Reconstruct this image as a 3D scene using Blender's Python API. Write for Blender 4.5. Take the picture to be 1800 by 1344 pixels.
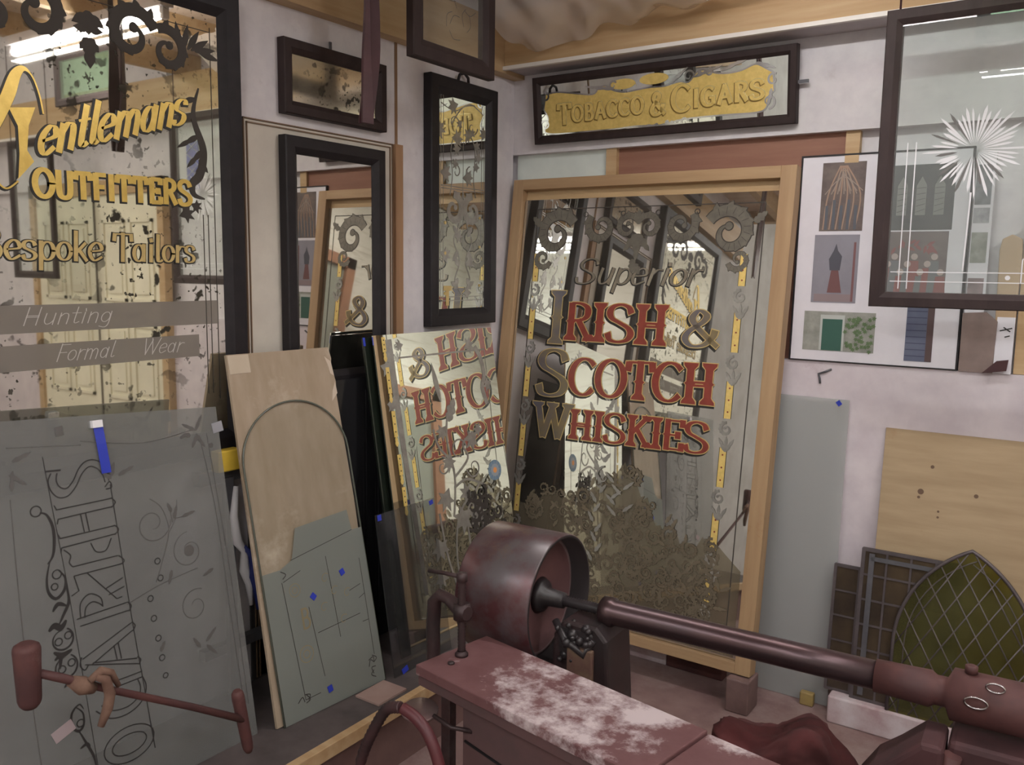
import bpy, bmesh, math, random
from mathutils import Matrix, Vector, Euler
S = bpy.context.scene
for o in list(bpy.data.objects): bpy.data.objects.remove(o)
COL = S.collection
R = math.radians
PI = math.pi

# ---------------------------------------------------------------- camera
cam_d = bpy.data.cameras.new('camera'); cam = bpy.data.objects.new('camera', cam_d); COL.objects.link(cam)
yaw, pitch, roll = R(34.36), R(7.4256), R(0.78)
fwd = Vector((-math.sin(yaw)*math.cos(pitch), math.cos(yaw)*math.cos(pitch), -math.sin(pitch)))
rt = Vector((math.cos(yaw), math.sin(yaw), 0)); up = rt.cross(fwd)
r2 = rt*math.cos(roll)+up*math.sin(roll); u2 = up*math.cos(roll)-rt*math.sin(roll)
M = Matrix((r2, u2, -fwd)).transposed().to_4x4(); M.translation = Vector((2.235, -3.254, 1.6))
cam.matrix_world = M
cam_d.sensor_width = 36; cam_d.lens = 1527.6*36/1800; cam_d.clip_start = 0.05
S.camera = cam

# ---------------------------------------------------------------- world, lights, exposure
W = bpy.data.worlds.new('world'); S.world = W; W.use_nodes = True
W.node_tree.nodes['Background'].inputs[0].default_value = (.9, .95, 1, 1)
W.node_tree.nodes['Background'].inputs[1].default_value = 0.10
def area(name, loc, sx, sy, power, col, rot=(0, 0, 0)):
    l = bpy.data.lights.new(name, 'AREA'); l.shape = 'RECTANGLE'; l.size = sx; l.size_y = sy
    l.energy = power; l.color = col
    o = bpy.data.objects.new(name, l); o.location = loc; o.rotation_euler = rot; COL.objects.link(o); return o
WARM = (1.0, .96, .95); COOL = (.96, .97, 1.0)
TUBES = [(1.65, -1.05, 2.62, 0, 5, WARM), (3.5, -1.6, 3.2, 90, 10, WARM), (2.0, -3.9, 2.95, 0, 8, COOL), (4.1, -3.2, 3.4, 90, 26, WARM), (3.2, -5.0, 3.2, 0, 30, COOL), (1.0, -4.9, 3.2, 0, 20, COOL)]  # far-wall and rear-left tubes are unseen additions that brighten the hall
for i, (x, y, z, a, p, c) in enumerate(TUBES):
    area('tube_light', (x, y, z-.075), 1.15, .05, p, c, (0, 0, R(a)))
vs = S.view_settings
vs.view_transform = 'Standard'; vs.look = 'None'; vs.gamma = 1; vs.use_curve_mapping = False
vs.exposure = -0.42

# ================================================================ helpers
def tag(o, label=None, cat=None, group=None, kind=None):
    if label: o['label'] = label
    if cat: o['category'] = cat
    if group: o['group'] = group
    if kind: o['kind'] = kind
    return o
def empty(name, loc=(0, 0, 0), rot=(0, 0, 0), label=None, cat=None, group=None):
    o = bpy.data.objects.new(name, None); o.location = loc; o.rotation_euler = rot; o.empty_display_size = .05
    COL.objects.link(o); return tag(o, label, cat, group)
def pane_empty(name, o, head, lean, label, cat, group=None):
    """local x runs along the bottom edge, z up the sheet, -y out of its face"""
    return empty(name, o, (R(-lean), 0, R(head)), label, cat, group)

class MB:
    def __init__(s): s.v = []; s.f = []; s.m = []; s.sm = []
    def poly(s, pts, m=0, smooth=False):
        b = len(s.v); s.v += [tuple(p) for p in pts]; s.f.append(tuple(range(b, b+len(pts)))); s.m.append(m); s.sm.append(smooth)
    def box(s, x0, x1, y0, y1, z0, z1, m=0, mat=None):
        c = [(x0,y0,z0),(x1,y0,z0),(x1,y1,z0),(x0,y1,z0),(x0,y0,z1),(x1,y0,z1),(x1,y1,z1),(x0,y1,z1)]
        if mat is not None: c = [tuple(mat @ Vector(p)) for p in c]
        b = len(s.v); s.v += c
        for q in ((0,3,2,1),(4,5,6,7),(0,1,5,4),(1,2,6,5),(2,3,7,6),(3,0,4,7)):
            s.f.append(tuple(b+i for i in q)); s.m.append(m); s.sm.append(False)
        return s
    def prism(s, poly, y0, y1, m=0, smooth=False):
        """poly in (x,z), extruded along y"""
        n = len(poly); b = len(s.v)
        s.v += [(p[0], y0, p[1]) for p in poly]+[(p[0], y1, p[1]) for p in poly]
        s.f.append(tuple(range(b, b+n))); s.m.append(m); s.sm.append(False)
        s.f.append(tuple(range(b+2*n-1, b+n-1, -1))); s.m.append(m); s.sm.append(False)
        for i in range(n):
            j = (i+1) % n; s.f.append((b+i, b+n+i, b+n+j, b+j)); s.m.append(m); s.sm.append(smooth)
        return s
    def tube(s, path, r, seg=12, m=0, caps=True, closed=False):
        P = [Vector(p) for p in path]; n = len(P); rs = r if isinstance(r, (list, tuple)) else [r]*n
        b = len(s.v); prev = None
        for i in range(n):
            if closed: t = P[(i+1) % n]-P[i-1]
            else: t = P[min(i+1, n-1)]-P[max(i-1, 0)]
            t.normalize()
            if prev is None:
                a = Vector((0, 0, 1)) if abs(t.z) < .9 else Vector((1, 0, 0))
                nx = t.cross(a).normalized()
            else:
                nx = (prev-t*prev.dot(t)).normalized()
            prev = nx; ny = t.cross(nx)
            for k in range(seg):
                a = 2*PI*k/seg; s.v.append(tuple(P[i]+(nx*math.cos(a)+ny*math.sin(a))*rs[i]))
        for i in range(n if closed else n-1):
            i2 = (i+1) % n
            for k in range(seg):
                k2 = (k+1) % seg; s.f.append((b+i*seg+k, b+i*seg+k2, b+i2*seg+k2, b+i2*seg+k)); s.m.append(m); s.sm.append(True)
        if caps and not closed:
            s.f.append(tuple(b+k for k in range(seg))[::-1]); s.m.append(m); s.sm.append(False)
            s.f.append(tuple(b+(n-1)*seg+k for k in range(seg))); s.m.append(m); s.sm.append(False)
        return s
    def lathe(s, prof, o, axis, seg=48, m=0, ms=None):
        """prof: list of (distance along axis, radius)"""
        ax = Vector(axis).normalized(); a = Vector((0, 0, 1)) if abs(ax.z) < .9 else Vector((1, 0, 0))
        nx = ax.cross(a).normalized(); ny = ax.cross(nx); o = Vector(o); b = len(s.v)
        for t, r in prof:
            for k in range(seg):
                q = 2*PI*k/seg; s.v.append(tuple(o+ax*t+(nx*math.cos(q)+ny*math.sin(q))*r))
        for i in range(len(prof)-1):
            for k in range(seg):
                k2 = (k+1) % seg; s.f.append((b+i*seg+k, b+i*seg+k2, b+(i+1)*seg+k2, b+(i+1)*seg+k))
                s.m.append(ms[i] if ms else m); s.sm.append(True)
        return s
    def build(s, name, mats, parent=None, bevel=0, autosmooth=True, loc=None, rot=None):
        me = bpy.data.meshes.new(name); me.from_pydata(s.v, [], s.f)
        if not isinstance(mats, (list, tuple)): mats = [mats]
        for m in mats: me.materials.append(m)
        for p, mi, sm in zip(me.polygons, s.m, s.sm): p.material_index = mi; p.use_smooth = sm
        bm = bmesh.new(); bm.from_mesh(me); bmesh.ops.recalc_face_normals(bm, faces=bm.faces); bm.to_mesh(me); bm.free()
        o = bpy.data.objects.new(name, me); COL.objects.link(o)
        if parent: o.parent = parent
        if loc: o.location = loc
        if rot: o.rotation_euler = rot
        if bevel:
            bv = o.modifiers.new('bevel', 'BEVEL'); bv.width = bevel; bv.segments = 2; bv.limit_method = 'ANGLE'; bv.angle_limit = R(50)
        return o
def box_obj(name, x0, x1, y0, y1, z0, z1, mat, parent=None, bevel=0):
    return MB().box(x0, x1, y0, y1, z0, z1).build(name, mat, parent, bevel)
def frame_obj(name, parent, u0, u1, v0, v1, w, yb, yf, mat, lip=.35):
    """mitred picture-frame moulding, swept round the rectangle; front face at yf (<yb)"""
    b = MB(); d = yb-yf
    prof = [(0, yb), (0, yf+d*.12), (w*.06, yf), (w*.62, yf), (w*.72, yf+d*.1), (w*.94, yf+d*lip), (w, yf+d*(lip+.1)), (w, yb)]
    rings = []
    for q, y in prof:
        rings.append([(u0+q, y, v0+q), (u1-q, y, v0+q), (u1-q, y, v1-q), (u0+q, y, v1-q)])
    for i in range(len(rings)):
        A, B = rings[i], rings[(i+1) % len(rings)]
        for k in range(4):
            b.poly([A[k], A[(k+1) % 4], B[(k+1) % 4], B[k]])
    return b.build(name, mat, parent)

# ---------------------------------------------------------------- materials
def nt(name):
    m = bpy.data.materials.new(name); m.use_nodes = True; t = m.node_tree; t.nodes.clear()
    out = t.nodes.new('ShaderNodeOutputMaterial'); return m, t, out
def N(t, typ, **kw):
    n = t.nodes.new(typ)
    for k, v in kw.items():
        if k.startswith('i_'): n.inputs[k[2:].replace('_', ' ')].default_value = v
        else: setattr(n, k, v)
    return n
def rgba(c): return (c[0], c[1], c[2], 1)
def noise_fac(t, scale, stretch=(1, 1, 1), detail=5, rough=.6, lo=.35, hi=.65, obj=True, off=0):
    tc = N(t, 'ShaderNodeTexCoord'); mp = N(t, 'ShaderNodeMapping')
    mp.inputs['Scale'].default_value = stretch; mp.inputs['Location'].default_value = (off, off*1.7, off*.6)
    t.links.new(tc.outputs['Object'], mp.inputs['Vector'])
    n = N(t, 'ShaderNodeTexNoise'); n.inputs['Scale'].default_value = scale; n.inputs['Detail'].default_value = detail; n.inputs['Roughness'].default_value = rough
    t.links.new(mp.outputs[0], n.inputs['Vector'])
    r = N(t, 'ShaderNodeMapRange'); r.inputs['From Min'].default_value = lo; r.inputs['From Max'].default_value = hi
    t.links.new(n.outputs['Fac'], r.inputs['Value']); return r.outputs[0], n.outputs['Fac']
def mixc(t, fac, a, b):
    x = N(t, 'ShaderNodeMix', data_type='RGBA')
    for s, val in ((6, a), (7, b)):
        if hasattr(val, 'node'): t.links.new(val, x.inputs[s])
        else: x.inputs[s].default_value = rgba(val)
    if hasattr(fac, 'node'): t.links.new(fac, x.inputs[0])
    else: x.inputs[0].default_value = fac
    return x.outputs[2]
def pm(name, c, c2=None, scale=6, stretch=(1, 1, 1), rough=.6, metal=0, bump=0, spec=.5, c3=None, s3=3, lo3=.55, hi3=.7, lo=.35, hi=.65, detail=6):
    m, t, out = nt(name); p = N(t, 'ShaderNodeBsdfPrincipled'); t.links.new(p.outputs[0], out.inputs[0])
    p.inputs['Roughness'].default_value = rough; p.inputs['Metallic'].default_value = metal; p.inputs['Specular IOR Level'].default_value = spec
    p.inputs['Base Color'].default_value = rgba(c)
    if c2:
        f, raw = noise_fac(t, scale, stretch, detail, lo=lo, hi=hi); col = mixc(t, f, c, c2)
        if c3:
            f3, _ = noise_fac(t, s3, (1, 1, 1), 8, .7, lo3, hi3, off=7.3); col = mixc(t, f3, col, c3)
        t.links.new(col, p.inputs['Base Color'])
        if bump:
            b = N(t, 'ShaderNodeBump'); b.inputs['Strength'].default_value = bump; b.inputs['Distance'].default_value = .004
            t.links.new(raw, b.inputs['Height']); t.links.new(b.outputs[0], p.inputs['Normal'])
    return m
def wood(name, c, c2, axis='x', rough=.6, knots=None, scale=9):
    st = {'x': (.12, 1.6, 1.6), 'y': (1.6, .12, 1.6), 'z': (1.6, 1.6, .12)}[axis]
    return pm(name, c, c2, scale=scale, stretch=tuple(q*1.6 for q in st), rough=rough, bump=.15, c3=knots, s3=4, lo3=.62, hi3=.72)
def mirror(name, col, rough=.03, haze=.06, hazecol=(.4, .38, .35), spots=None, spotcol=(.05, .045, .035), patch=None):
    m, t, out = nt(name)
    g = N(t, 'ShaderNodeBsdfPrincipled'); g.inputs['Metallic'].default_value = 1; g.inputs['Base Color'].default_value = rgba(col); g.inputs['Roughness'].default_value = rough
    d = N(t, 'ShaderNodeBsdfDiffuse'); d.inputs[0].default_value = rgba(hazecol)
    mx = N(t, 'ShaderNodeMixShader'); t.links.new(g.outputs[0], mx.inputs[1]); t.links.new(d.outputs[0], mx.inputs[2])
    f, _ = noise_fac(t, 2.2, (1, 1, 1), 6, .6, .3, .75)
    mm = N(t, 'ShaderNodeMath', operation='MULTIPLY'); t.links.new(f, mm.inputs[0]); mm.inputs[1].default_value = haze*2
    t.links.new(mm.outputs[0], mx.inputs[0]); last = mx
    if spots:
        d2 = N(t, 'ShaderNodeBsdfDiffuse'); d2.inputs[0].default_value = rgba(spotcol)
        f1, _ = noise_fac(t, spots, (1, 1, 1), 3, .5, .60, .64, off=3.1)
        f2, _ = noise_fac(t, spots*3.6, (1, 1, 1), 2, .5, .64, .68, off=11)
        f3, _ = noise_fac(t, 2.4, (1, 1, 1), 3, .5, .40, .60, off=5.2)
        mxm = N(t, 'ShaderNodeMath', operation='MAXIMUM'); t.links.new(f1, mxm.inputs[0]); t.links.new(f2, mxm.inputs[1])
        ml = N(t, 'ShaderNodeMath', operation='MULTIPLY'); t.links.new(mxm.outputs[0], ml.inputs[0]); t.links.new(f3, ml.inputs[1])
        m2 = N(t, 'ShaderNodeMixShader'); t.links.new(ml.outputs[0], m2.inputs[0]); t.links.new(mx.outputs[0], m2.inputs[1]); t.links.new(d2.outputs[0], m2.inputs[2]); last = m2
    t.links.new(last.outputs[0], out.inputs[0]); return m
def glass(name, tint=(.9, .95, .92), veil=.0, veilcol=(.5, .52, .5), rough=.02, refl=.5, vary=0):
    """thin sheet: see-through + a diffuse etched veil + fresnel gloss"""
    m, t, out = nt(name)
    tr = N(t, 'ShaderNodeBsdfTransparent'); tr.inputs[0].default_value = rgba(tint)
    df = N(t, 'ShaderNodeBsdfDiffuse'); df.inputs[0].default_value = rgba(veilcol)
    m1 = N(t, 'ShaderNodeMixShader'); m1.inputs[0].default_value = veil
    if vary:
        f, _ = noise_fac(t, 3, (1, 1, 1), 6, .6, .3, .7)
        r = N(t, 'ShaderNodeMapRange'); r.inputs['To Min'].default_value = max(0, veil-vary); r.inputs['To Max'].default_value = min(1, veil+vary)
        t.links.new(f, r.inputs['Value']); t.links.new(r.outputs[0], m1.inputs[0])
    t.links.new(tr.outputs[0], m1.inputs[1]); t.links.new(df.outputs[0], m1.inputs[2])
    gl = N(t, 'ShaderNodeBsdfGlossy'); gl.inputs['Roughness'].default_value = rough; gl.inputs[0].default_value = (1, 1, 1, 1)
    fr = N(t, 'ShaderNodeFresnel'); fr.inputs[0].default_value = 1.5
    mu = N(t, 'ShaderNodeMath', operation='MULTIPLY'); mu.inputs[1].default_value = refl
    ge = N(t, 'ShaderNodeNewGeometry'); fb = N(t, 'ShaderNodeMath', operation='SUBTRACT'); fb.inputs[0].default_value = 1; t.links.new(ge.outputs['Backfacing'], fb.inputs[1])   # a thin sheet reflects at its near face only
    fm = N(t, 'ShaderNodeMath', operation='MULTIPLY'); t.links.new(fr.outputs[0], fm.inputs[0]); t.links.new(fb.outputs[0], fm.inputs[1]); t.links.new(fm.outputs[0], mu.inputs[0])
    m2 = N(t, 'ShaderNodeMixShader'); t.links.new(mu.outputs[0], m2.inputs[0]); t.links.new(m1.outputs[0], m2.inputs[1]); t.links.new(gl.outputs[0], m2.inputs[2])
    t.links.new(m2.outputs[0], out.inputs[0]); return m
def emit(name, col, st):
    m, t, out = nt(name); e = N(t, 'ShaderNodeEmission'); e.inputs[0].default_value = rgba(col); e.inputs[1].default_value = st
    t.links.new(e.outputs[0], out.inputs[0]); return m

white_wall = pm('white_paint', (.70, .67, .69), (.62, .59, .62), 14, rough=.75, bump=.12, c3=(.50, .45, .47), s3=5, lo3=.62, hi3=.80)
dirty_wall = pm('dirty_white_paint', (.68, .62, .65), (.58, .52, .56), 8, rough=.8, bump=.15, c3=(.36, .26, .29), s3=3.3, lo3=.60, hi3=.80)
cream = pm('cream_paint', (.58, .54, .47), (.53, .49, .43), 12, rough=.6)
cream_door = pm('cream_door_paint', (.80, .76, .60), (.72, .68, .53), 6, rough=.5)
boards = pm('white_boards', (.88, .88, .80), (.62, .60, .52), 5, (.5, .5, 6), rough=.8, bump=.3, lo=.52, hi=.72)
pine = wood('pine', (.42, .285, .155), (.335, .21, .11), 'z', knots=(.30, .14, .05))
pine_x = wood('pine_rail', (.42, .285, .155), (.335, .21, .11), 'x', knots=(.30, .14, .05))
pine_y = wood('pine_plate', (.50, .36, .21), (.40, .27, .14), 'y')
pine_soft = wood('pale_timber', (.52, .37, .21), (.43, .28, .14), 'x')
redwood = wood('red_brown_ply', (.29, .145, .10), (.235, .11, .075), 'x', rough=.7)
ply = pm('plywood', (.43, .325, .20), (.35, .255, .15), 7, (.35, 3, 3), rough=.7, bump=.1, c3=(.34, .21, .11), s3=4.2, lo3=.62, hi3=.76)
ply_board = pm('pale_plywood', (.38, .30, .22), (.31, .24, .165), 6, (3, 3, .8), rough=.7, bump=.08, c3=(.50, .42, .33), s3=4, lo3=.55, hi3=.7)
ceiling_m = pm('ceiling_boards', (.74, .62, .52), (.62, .50, .40), 4, (1, 6, 1), rough=.8)
floor_m = pm('dusty_concrete', (.27, .18, .165), (.20, .12, .115), 5, rough=.85, bump=.2, c3=(.34, .26, .24), s3=2.2, lo3=.5, hi3=.72)
mat_m = pm('dark_rubber', (.055, .045, .045), (.10, .08, .078), 7, rough=.7, bump=.2)
black = pm('black_paint', (.014, .012, .014), (.020, .017, .019), 20, rough=.5, spec=.25)
brown_frame = pm('dark_brown_stain', (.040, .027, .026), (.028, .019, .019), 14, (2, 2, .6), rough=.6, spec=.2)
grey_metal = pm('grey_metal', (.13, .13, .145), (.09, .09, .10), 12, rough=.5, metal=.3)
dark_glass = pm('dark_glass', (.018, .018, .02), rough=.12)
paper = pm('white_board', (.72, .70, .75), (.66, .64, .69), 8, rough=.5)
blue_tape = pm('blue_tape', (.02, .04, .42), rough=.5)
white_tape = pm('white_tape', (.85, .84, .88), rough=.4)
tape_grey = pm('masking_tape', (.5, .45, .38), rough=.6)
yellow_m = pm('yellow_plastic', (.72, .50, .06), rough=.5)
gold = pm('gold_leaf', (.80, .58, .16), (.68, .47, .12), 40, rough=.35, metal=.55)
gold_flat = pm('gold_size', (.62, .47, .20), (.5, .37, .15), 30, rough=.4, metal=.3)
gold_panel = pm('gold_panel', (.80, .60, .20), (.68, .50, .15), 60, rough=.45, metal=.2, bump=.2)
gold_edge_shade = pm('gold_shade', (.22, .14, .03), rough=.4, metal=.3)
gold_lit = pm('gold_edge_lit', (.95, .80, .38), rough=.25, metal=.7)
red_paint = pm('red_paint', (.25, .040, .026), (.19, .030, .02), 20, rough=.35)
blue_paint = pm('blue_grey_paint', (.13, .12, .14), (.22, .17, .09), 9, rough=.35, metal=.3)
black_ink = pm('black_ink', (.012, .011, .010), rough=.4)
etch_grey = pm('etched_grey', (.17, .155, .125), (.12, .11, .09), 25, rough=.45, metal=.35)
etch_dark = pm('etched_dark', (.055, .048, .042), rough=.6, spec=.2)
etch_brown = pm('etched_brown', (.17, .135, .095), (.10, .08, .055), 14, rough=.4, metal=.25)
fol_a = glass('foliage_etch', (.66, .62, .54), .55, (.26, .22, .16), .3, .4)
fol_b = glass('foliage_edge', (.45, .41, .35), .55, (.10, .08, .055), .3, .3)
fol_h = glass('foliage_haze', (.85, .82, .74), .36, (.25, .215, .155), .3, .2)
etch_silver = pm('etched_silver', (.36, .35, .32), (.26, .25, .23), 25, rough=.35, metal=.5)
etch_white = pm('etched_white', (.60, .60, .62), rough=.4)
etch_pale = pm('pale_script', (.50, .48, .45), rough=.5)
silver = pm('silver_leaf', (.75, .75, .76), rough=.12, metal=1)
pen_line = pm('pen_line', (.025, .022, .022), rough=.6)
pen_soft = pm('etched_line', (.10, .095, .09), rough=.6)
gold_line = pm('ochre_line', (.20, .17, .10), rough=.6)
rouge = pm('rouge_red', (.070, .026, .028), (.042, .016, .018), 7, rough=.75, bump=.4, c3=(.12, .055, .055), s3=5, lo3=.56, hi3=.7)
rouge_bright = pm('rouge_bright', (.105, .038, .034), (.062, .024, .024), 9, rough=.65, bump=.3, c3=(.16, .09, .085), s3=7, lo3=.58, hi3=.7)
iron = pm('dusty_iron', (.030, .022, .023), (.058, .028, .029), 6, rough=.5, metal=.3, c3=(.10, .085, .085), s3=3, lo3=.55, hi3=.75)
drum_m = pm('worn_drum_steel', (.085, .028, .032), (.115, .10, .105), 6, rough=.34, metal=.35, c3=(.15, .10, .075), s3=6, lo3=.55, hi3=.66, bump=.15, lo=.42, hi=.60)
drum_face = pm('drum_face_rouge', (.085, .036, .038), (.115, .05, .05), 7, rough=.7)
steel = pm('bright_steel', (.45, .42, .42), rough=.25, metal=1)
plank_m = pm('rouge_stained_plank', (.115, .046, .048), (.165, .08, .08), 6, rough=.75, bump=.25, c3=(.52, .44, .45), s3=3.4, lo3=.525, hi3=.61)
apron_m = pm('dark_bench_wood', (.075, .045, .045), (.11, .055, .055), 6, rough=.8)
strap_m = pm('purple_leather', (.055, .022, .026), (.035, .014, .017), 10, rough=.45, spec=.3)
rag_m = pm('dark_red_cloth', (.085, .018, .018), (.05, .012, .012), 9, rough=.95, bump=.3)
chalk = pm('white_dusty_block', (.62, .56, .58), (.42, .30, .31), 9, rough=.9, bump=.3)
poly_m = glass('polythene', (.95, .92, .88), .52, (.78, .70, .62), .2, .8)
clear = glass('clear_pane', (.93, .96, .95), .05, (.55, .57, .58), .01, 1.25)
frost = glass('etched_pane', (.86, .87, .86), .46, (.25, .255, .25), .18, .7, vary=.06)
frost_light = glass('pale_etched_pane', (.95, .97, .96), .40, (.50, .515, .51), .25, .5)
frost_arch = glass('arched_clear_pane', (.975, .98, .975), .02, (.30, .30, .30), .02, .3)
frost_low = glass('obscured_film', (.8, .9, .88), .74, (.235, .255, .235), .3, .3)
thin_dark = glass('smoky_pane', (.80, .80, .80), .12, (.10, .105, .11), .05, 1.2)
mir_gent = mirror('foxed_mirror', (.84, .82, .73), .02, .10, (.26, .24, .20), spots=17)
mir_small = mirror('speckled_mirror', (.80, .76, .66), .12, .30, (.42, .37, .28), spots=30)
mir_dark = mirror('old_mirror', (.62, .59, .54), .015, .03)
mir_clear = mirror('clear_mirror', (.86, .89, .85), .01, .02)
mir_irish = mirror('smoky_mirror', (.72, .71, .67), .02, .15, (.24, .215, .18))
mir_rev = mirror('bright_mirror', (.92, .95, .88), .008, .02)
lead = pm('lead_came', (.085, .072, .078), (.13, .11, .112), 9, rough=.5, metal=.4)
leaded = pm('old_leaded_glass', (.034, .026, .023), (.085, .062, .038), 5, rough=.2)
leaded_g = glass('green_gothic_glass', (.60, .57, .22), .28, (.17, .165, .07), .08, .8, vary=.22)
blue_glass = pm('blue_stained_glass', (.05, .07, .45), (.03, .04, .3), 9, rough=.2)
card = pm('tan_card', (.50, .36, .23), (.44, .31, .19), 6, rough=.8)
grey_brown = pm('grey_brown_board', (.27, .205, .185), (.21, .155, .14), 12, rough=.85)

# ---------------------------------------------------------------- 2-D drawing on sheets
def cr(pts, n=7, closed=False):
    out = []; L = len(pts)
    for i in range(L if closed else L-1):
        p0 = pts[(i-1) % L] if (closed or i > 0) else pts[0]; p1 = pts[i]; p2 = pts[(i+1) % L]
        p3 = pts[(i+2) % L] if (closed or i+2 < L) else pts[-1]
        for k in range(n):
            t = k/n; t2 = t*t; t3 = t2*t
            out.append(tuple(.5*((2*p1[a])+(-p0[a]+p2[a])*t+(2*p0[a]-5*p1[a]+4*p2[a]-p3[a])*t2+(-p0[a]+3*p1[a]-3*p2[a]+p3[a])*t3) for a in (0, 1)))
    if not closed: out.append(tuple(pts[-1]))
    return out
def arc(cx, cy, rx, ry, a0, a1, n=18): return [(cx+rx*math.cos(R(a0+(a1-a0)*i/n)), cy+ry*math.sin(R(a0+(a1-a0)*i/n))) for i in range(n+1)]
class Ink:
    """flat paint, gilding or etching lying on a sheet (local x,z); layer k sits k*0.5 mm proud"""
    def __init__(s): s.p = []; s.k = 0
    def poly(s, pts, m=0, layer=0, same=False):
        if not same: s.k += 1
        s.p.append((pts, m, layer+.018*(s.k % 44)))
    def stroke(s, pts, w, m=0, layer=0, closed=False, ext=0):
        n = len(pts)
        if n < 2: return
        L = []
        for i in range(n):
            if closed: a, b = pts[i-1], pts[(i+1) % n]
            else: a, b = pts[max(i-1, 0)], pts[min(i+1, n-1)]
            dx, dy = b[0]-a[0], b[1]-a[1]; l = math.hypot(dx, dy) or 1e-9; dx /= l; dy /= l
            ww = w[i] if isinstance(w, (list, tuple)) else (w(dx, dy) if callable(w) else w)
            x, y = pts[i]
            if ext and not closed:
                if i == 0: x -= dx*ext; y -= dy*ext
                if i == n-1: x += dx*ext; y += dy*ext
            L.append(((x-dy*ww/2, y+dx*ww/2), (x+dy*ww/2, y-dx*ww/2)))
        for i in range(n if closed else n-1):
            a, b = L[i], L[(i+1) % n]; s.poly([a[0], b[0], b[1], a[1]], m, layer, i > 0)
    def dot(s, x, y, r, m=0, layer=0, n=14): s.poly([(x+r*math.cos(2*PI*i/n), y+r*math.sin(2*PI*i/n)) for i in range(n)], m, layer)
    def ring(s, x, y, r, w, m=0, layer=0, n=18, ry=None): s.stroke(arc(x, y, r, ry or r, 0, 360*(n-1)/n, n-1), w, m, layer, closed=True)
    def rect(s, x0, x1, y0, y1, m=0, layer=0): s.poly([(x0, y0), (x1, y0), (x1, y1), (x0, y1)], m, layer)
    def line(s, x0, y0, x1, y1, w, m=0, layer=0): s.stroke([(x0, y0), (x1, y1)], w, m, layer)
    def border(s, x0, x1, y0, y1, w, m=0, layer=0):
        s.line(x0, y0, x1, y0, w, m, layer); s.line(x0, y1, x1, y1, w, m, layer); s.line(x0, y0, x0, y1, w, m, layer); s.line(x1, y0, x1, y1, w, m, layer)
    def leaf(s, x, y, ang, ln, wd, m=0, layer=0, lobes=3):
        """lobed acanthus leaf"""
        c, sn = math.cos(R(ang)), math.sin(R(ang)); left = []; right = []
        for i in range(lobes*6+1):
            t = i/(lobes*6); env = math.sin(PI*min(1, t*.92+.08))**.8*(1-t*.25); k = .62+.38*abs(math.sin(PI*t*lobes))
            hw = wd*.5*env*k if i < lobes*6 else 0
            left.append((t*ln, hw)); right.append((t*ln, -hw))
        for i in range(len(left)-1):
            q = [left[i], left[i+1], right[i+1], right[i]]
            s.poly([(x+a*c-b*sn, y+a*sn+b*c) for a, b in q], m, layer, i > 0)
    def ivy(s, x, y, ang, sz, m=0, layer=0):
        c, sn = math.cos(R(ang)), math.sin(R(ang))
        pts = [(0, 0), (-.12, .30), (-.42, .18), (-.28, .48), (-.5, .62), (-.2, .68), (0, 1), (.2, .68), (.5, .62), (.28, .48), (.42, .18), (.12, .30)]
        s.poly([(x+(b*c-a*sn)*sz, y+(b*sn+a*c)*sz) for a, b in pts], m, layer)
    def spiral(s, cx, cy, r, a0, turns, sg, w0, w1, m=0, layer=0, n=40, rin=.22, ext=0):
        pts = []; ws = []
        for i in range(n+1):
            t = i/n; rr = r*(1-(1-rin)*t); a = R(a0)+sg*2*PI*turns*t
            pts.append((cx+rr*math.cos(a), cy+rr*math.sin(a))); ws.append((w0*(1-t)+w1*t)*math.sin(PI*min(1, .12+t*.9))**.35+2*ext)
        s.stroke(pts, ws, m, layer); return pts
    def acanthus(s, cx, cy, r, a0, sg, m=0, mo=1, layer=0, turns=1.15, fat=.42):
        """scroll with a fat lobed back, dark outline underneath"""
        for lay, mm, e in ((layer, mo, r*.035), (layer+1, m, 0)):
            pts = s.spiral(cx, cy, r*.84, a0, turns, sg, r*fat, r*.10, mm, lay, ext=e, rin=.26)
            s.dot(pts[-1][0], pts[-1][1], r*.13+e, mm, lay)
            for i in range(2, 24, 3):
                x, y = pts[i]; a = math.degrees(math.atan2(y-cy, x-cx))
                s.leaf(x, y, a+sg*38, r*.40*(1-i/40)+e, r*.26+e, mm, lay, 1)
                if i < 15: s.leaf(x, y, a+180+sg*-50, r*.36*(1-i/40)+e, r*.2+e, mm, lay, 1)
        for i in range(3, 26, 2):
            x, y = pts[i]; a = math.atan2(y-cy, x-cx)
            s.stroke([(x+math.cos(a)*r*.13, y+math.sin(a)*r*.13), (x-math.cos(a+sg*.5)*r*.12, y-math.sin(a+sg*.5)*r*.12)], r*.014, mo, layer+2)
    def build(s, name, mats, parent, y0=-.0008, label=None):
        me = bpy.data.meshes.new(name); v = []; f = []; mi = []
        for pts, m, layer in s.p:
            b = len(v); y = y0-.0005*layer; v += [(p[0], y, p[1]) for p in pts]
            ar = sum(pts[i-1][0]*pts[i][1]-pts[i][0]*pts[i-1][1] for i in range(len(pts)))
            f.append(tuple(range(b, b+len(pts))) if ar > 0 else tuple(range(b+len(pts)-1, b-1, -1))); mi.append(m)
        me.from_pydata(v, [], f)
        for m in (mats if isinstance(mats, (list, tuple)) else [mats]): me.materials.append(m)
        for p, k in zip(me.polygons, mi): p.material_index = k
        o = bpy.data.objects.new(name, me); COL.objects.link(o); o.parent = parent
        if label: o['label'] = label
        return o

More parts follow.
